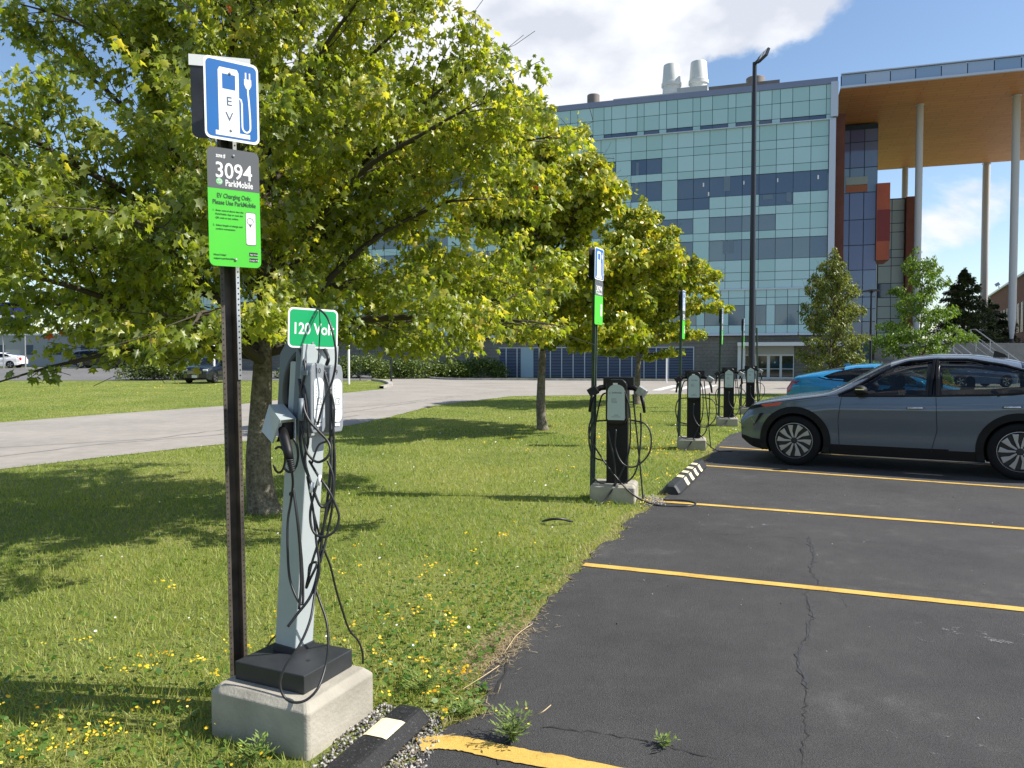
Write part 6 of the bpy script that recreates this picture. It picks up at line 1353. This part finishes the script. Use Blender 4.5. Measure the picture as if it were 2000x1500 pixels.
# front fascia details of the grey car
b = MB()
for sgn in (-1,): 
    b.tube([(.10, sgn*.80, .78), (.17, sgn*.85, .68), (.24, sgn*.885, .58)], .010, 6)
b.build('running_light', M['chrome'], gc); b = MB(); b.add([(.30, -.905, .76), (.36, -.915, .77), (.24, -.905, .60), (.20, -.89, .56)], [(0, 1, 2, 3)]); b.build('air_slot', M['cladding'], gc)
b = MB(); b.prism([(-.15, 0), (.15, 0), (.10, .05), (-.02, .10), (-.04, .0)], -.012, .012, M=Matrix.Rotation(pi/2, 3, 'X')); fo = b.build('roof_fin', M['black_gloss'], gc); fo.location = (3.35, 0, 1.60)
b = MB(); b.tube([(1.27, -.55, 1.12), (1.45, -.1, 1.20)], .01, 5); b.tube([(1.27, .1, 1.125), (1.45, .55, 1.19)], .01, 5); b.build('wiper', M['cladding'], gc)
TC = dict(L=4.60, W=1.76, H=1.47, wf=.95, wr=3.68, wz=.33, wr_r=.325, arch=.36, lip=.006, res=(150, 30, 30),
  top=[(0, .5), (.05, .62), (.3, .78), (.7, .88), (1.05, .96), (1.6, 1.22), (2.1, 1.42), (2.5, 1.47), (3.0, 1.44), (3.6, 1.33), (4.2, 1.18), (4.45, 1.12), (4.52, 1.0), (4.6, .8)],
  belt=[(0, .45), (.1, .62), (.5, .78), (1.0, .88), (2.0, .92), (3.2, 1.0), (4.0, 1.07), (4.4, 1.05), (4.6, .75)],
  bottom=[(0, .3), (.2, .18), (4.2, .2), (4.6, .4)], clad=[.2, .2, .2, .2, .3, .4], windshield=(1.02, 2.0), rear_glass=(3.2, 4.3), dark_from=1,
  windows=[[(1.45, .95), (1.75, 1.16), (2.15, 1.34), (2.45, 1.37), (2.43, .96)], [(2.52, .97), (2.54, 1.37), (2.95, 1.35), (3.4, 1.25), (3.7, 1.13), (3.5, 1.06)]],
  lights=[([(.1, .58), (.5, .76), (.9, .86), (.5, .66)], 'h'), ([(4.25, .98), (4.45, 1.03), (4.6, 1.0), (4.6, .86), (4.4, .93)], 't'), ([(4.42, .93), (4.6, .9), (4.6, .7), (4.5, .72)], 't')],
  doors=[[(1.3, .25), (1.3, .88), (2.45, .94), (2.45, .25)], [(2.47, .25), (2.47, .94), (3.5, 1.0), (3.3, .6), (3.2, .25)]], handles=[(2.25, .82), (3.25, .88)], mirror=(1.50, .99), seat=1.75, drv=-1,
  seams=[[(1.3, .25), (1.3, .88)], [(2.46, .25), (2.46, .95)]], rim='star', trims=[([(1.1, .90), (2.4, .95), (3.6, 1.06), (3.8, 1.1)], .012)])
pm_t = paint('paint_teal', (.010, .24, .48), .25, .2); TC['mirror_mat'] = pm_t
# teal car: tail towards the camera's left, nose away to the right; its visible side is the local +y one
tl = at(1538, 720, 20.3); a_ = ang+pi; td = Vector((cos(a_), sin(a_), 0))
tcar = car('parked_car', 'bright teal hatchback parked beyond the grey car, its tail lamp showing', (tl.x, tl.y, .012), a_, TC, pm_t)
tcar.location = (tl.x-td.x*4.6+.25, tl.y-td.y*4.6+.4, .012)
b = MB(); b.prism([(-.1, 0), (.12, 0), (.07, .05), (-.02, .07)], -.02, .02, M=Matrix.Rotation(pi/2, 3, 'X')); fo = b.build('roof_fin', pm_t, tcar); fo.location = (3.2, 0, 1.40)
SV = dict(L=4.75, W=1.88, H=1.70, wf=.92, wr=3.7, wz=.37, wr_r=.37, arch=.40, lip=.006, res=(130, 30, 30),
  top=[(0, .6), (.03, .95), (.2, 1.04), (.9, 1.12), (1.2, 1.16), (1.7, 1.45), (2.1, 1.64), (2.6, 1.70), (3.6, 1.68), (4.3, 1.58), (4.6, 1.2), (4.75, .9)],
  belt=[(0, .55), (.1, .9), (.5, .98), (1.2, 1.06), (3.0, 1.10), (4.2, 1.14), (4.6, 1.05), (4.75, .8)], bottom=[(0, .4), (.1, .26), (.4, .22), (4.3, .25), (4.75, .45)],
  clad=[.3, .25, .22, .22, .3, .4], plan=[.82, .90, .96, .99, 1, .99, .97, .93, .86], windshield=(1.15, 2.05), rear_glass=(4.2, 4.6), dark_from=1,
  windows=[[(1.55, 1.12), (1.95, 1.42), (2.25, 1.56), (2.6, 1.58), (2.58, 1.13)], [(2.66, 1.13), (2.68, 1.58), (3.3, 1.57), (3.75, 1.50), (3.8, 1.16)], [(3.86, 1.17), (3.84, 1.5), (4.15, 1.42), (4.25, 1.18)]],
  lights=[([(.0, .78), (.05, .92), (.45, .98), (.55, .92), (.2, .80)], 'h'), ([(4.5, .85), (4.45, 1.1), (4.7, 1.1), (4.75, .85)], 't')],
  doors=[[(1.4, .3), (1.4, 1.05), (2.6, 1.09), (2.6, .3)], [(2.63, .3), (2.63, 1.09), (3.8, 1.12), (3.5, .8), (3.3, .3)]], handles=[(2.4, .95), (3.55, 1.0)], mirror=(1.62, 1.16), seat=1.9, seams=[[(1.4, .3), (1.4, 1.05)], [(2.62, .3), (2.62, 1.09)]], rim='star')
def far_car(label, px, Y, rz, pm_, P=SV, face=True, z=None):
    g = at(px, 700, Y); z = float(hgt(g.x, Y))+.02 if z is None else z; t = car('parked_car', label, (g.x, Y, z), rz, P, pm_)
    if face:
        b = MB(); b.box((-.02, 0, .70), (.05, .95, .26)); b.build('grille', M['cladding'], t); b = MB()
        for k in range(4): b.box((-.05, 0, .62+.055*k), (.02, .92, .014))
        b.build('grille_bars', M['chrome'], t); b = MB(); b.box((-.03, 0, .45), (.03, .36, .17)); b.build('number_plate', M['plate_white'], t)
        for s in (-1, 1): b = MB(); b.box((.03, s*.66, .84), (.12, .30, .13)); b.build('headlight', mat('far_headlight', (.55, .58, .6), .15) if 'far_headlight' not in bpy.data.materials else bpy.data.materials['far_headlight'], t, bevel=.03)
    return t
far_car('near black dark navy SUV facing the camera left of the maple trunk', 380, 48.0, R(86), paint('paint_navy', (.012, .016, .030), .2, .3))
far_car('white car at the left edge of the photo, half hidden by leaves', -55, 72, R(8), paint('paint_white_car', (.75, .75, .76), .3, 0), P=TC, face=False)
far_car('black car parked behind the low hanging maple leaves', 246, 72.5, R(187), paint('paint_black', (.01, .01, .012), .2, .2), face=False)
far_car('small blue car roof glimpsed before the broad stairs', 1975, 43, R(187), paint('paint_blue_far', (.03, .08, .2), .25, .3), P=TC, face=False)
g = gr(300, 724, .7); t = tag(MB().box((0, 0, 0), (5.5, .25, .10)).build('curb_stop', mat('blue_curb', (.05, .25, .38), .7)), 'blue painted kerb at the accessible bay before the hedge', 'kerb'); t.location = (-32, 69, float(hgt(-32, 69))+.06)
# ------------------------------------------------------------------ separate pieces become parts of their own
def split_loose(names):
    for o in [q for q in bpy.data.objects if q.type == 'MESH' and q.name.split('.')[0] in names]:
        me = o.data; n = len(me.vertices); par = list(range(n))
        def find(a):
            while par[a] != a: par[a] = par[par[a]]; a = par[a]
            return a
        for e in me.edges:
            a, c = find(e.vertices[0]), find(e.vertices[1])
            if a != c: par[a] = c
        grp = {}
        for p in me.polygons: grp.setdefault(find(p.vertices[0]), []).append(p.index)
        if len(grp) < 2: continue
        co = [v.co.copy() for v in me.vertices]; polys = [tuple(p.vertices) for p in me.polygons]
        for k, ids in enumerate(grp.values()):
            used = sorted({v for i in ids for v in polys[i]}); mp_ = {v: j for j, v in enumerate(used)}
            m2 = bpy.data.meshes.new(o.name.split('.')[0]); m2.from_pydata([co[v] for v in used], [], [tuple(mp_[v] for v in polys[i]) for i in ids]); m2.update()
            for m_ in me.materials: m2.materials.append(m_)
            c = o.copy(); c.data = m2; COL.objects.link(c); c.parent = o.parent
            for ch in list(o.children):
                if k == 0: ch.parent = c
        bpy.data.objects.remove(o)
split_loose({'blind', 'ceiling_lamp', 'bolt', 'store_badge', 'reflector', 'wiper', 'base_cap', 'anchor_hole', 'unit_bracket', 'flower', 'rail_pair', 'white_blocks', 'panel_gap', 'end_cap', 'punched_holes'})
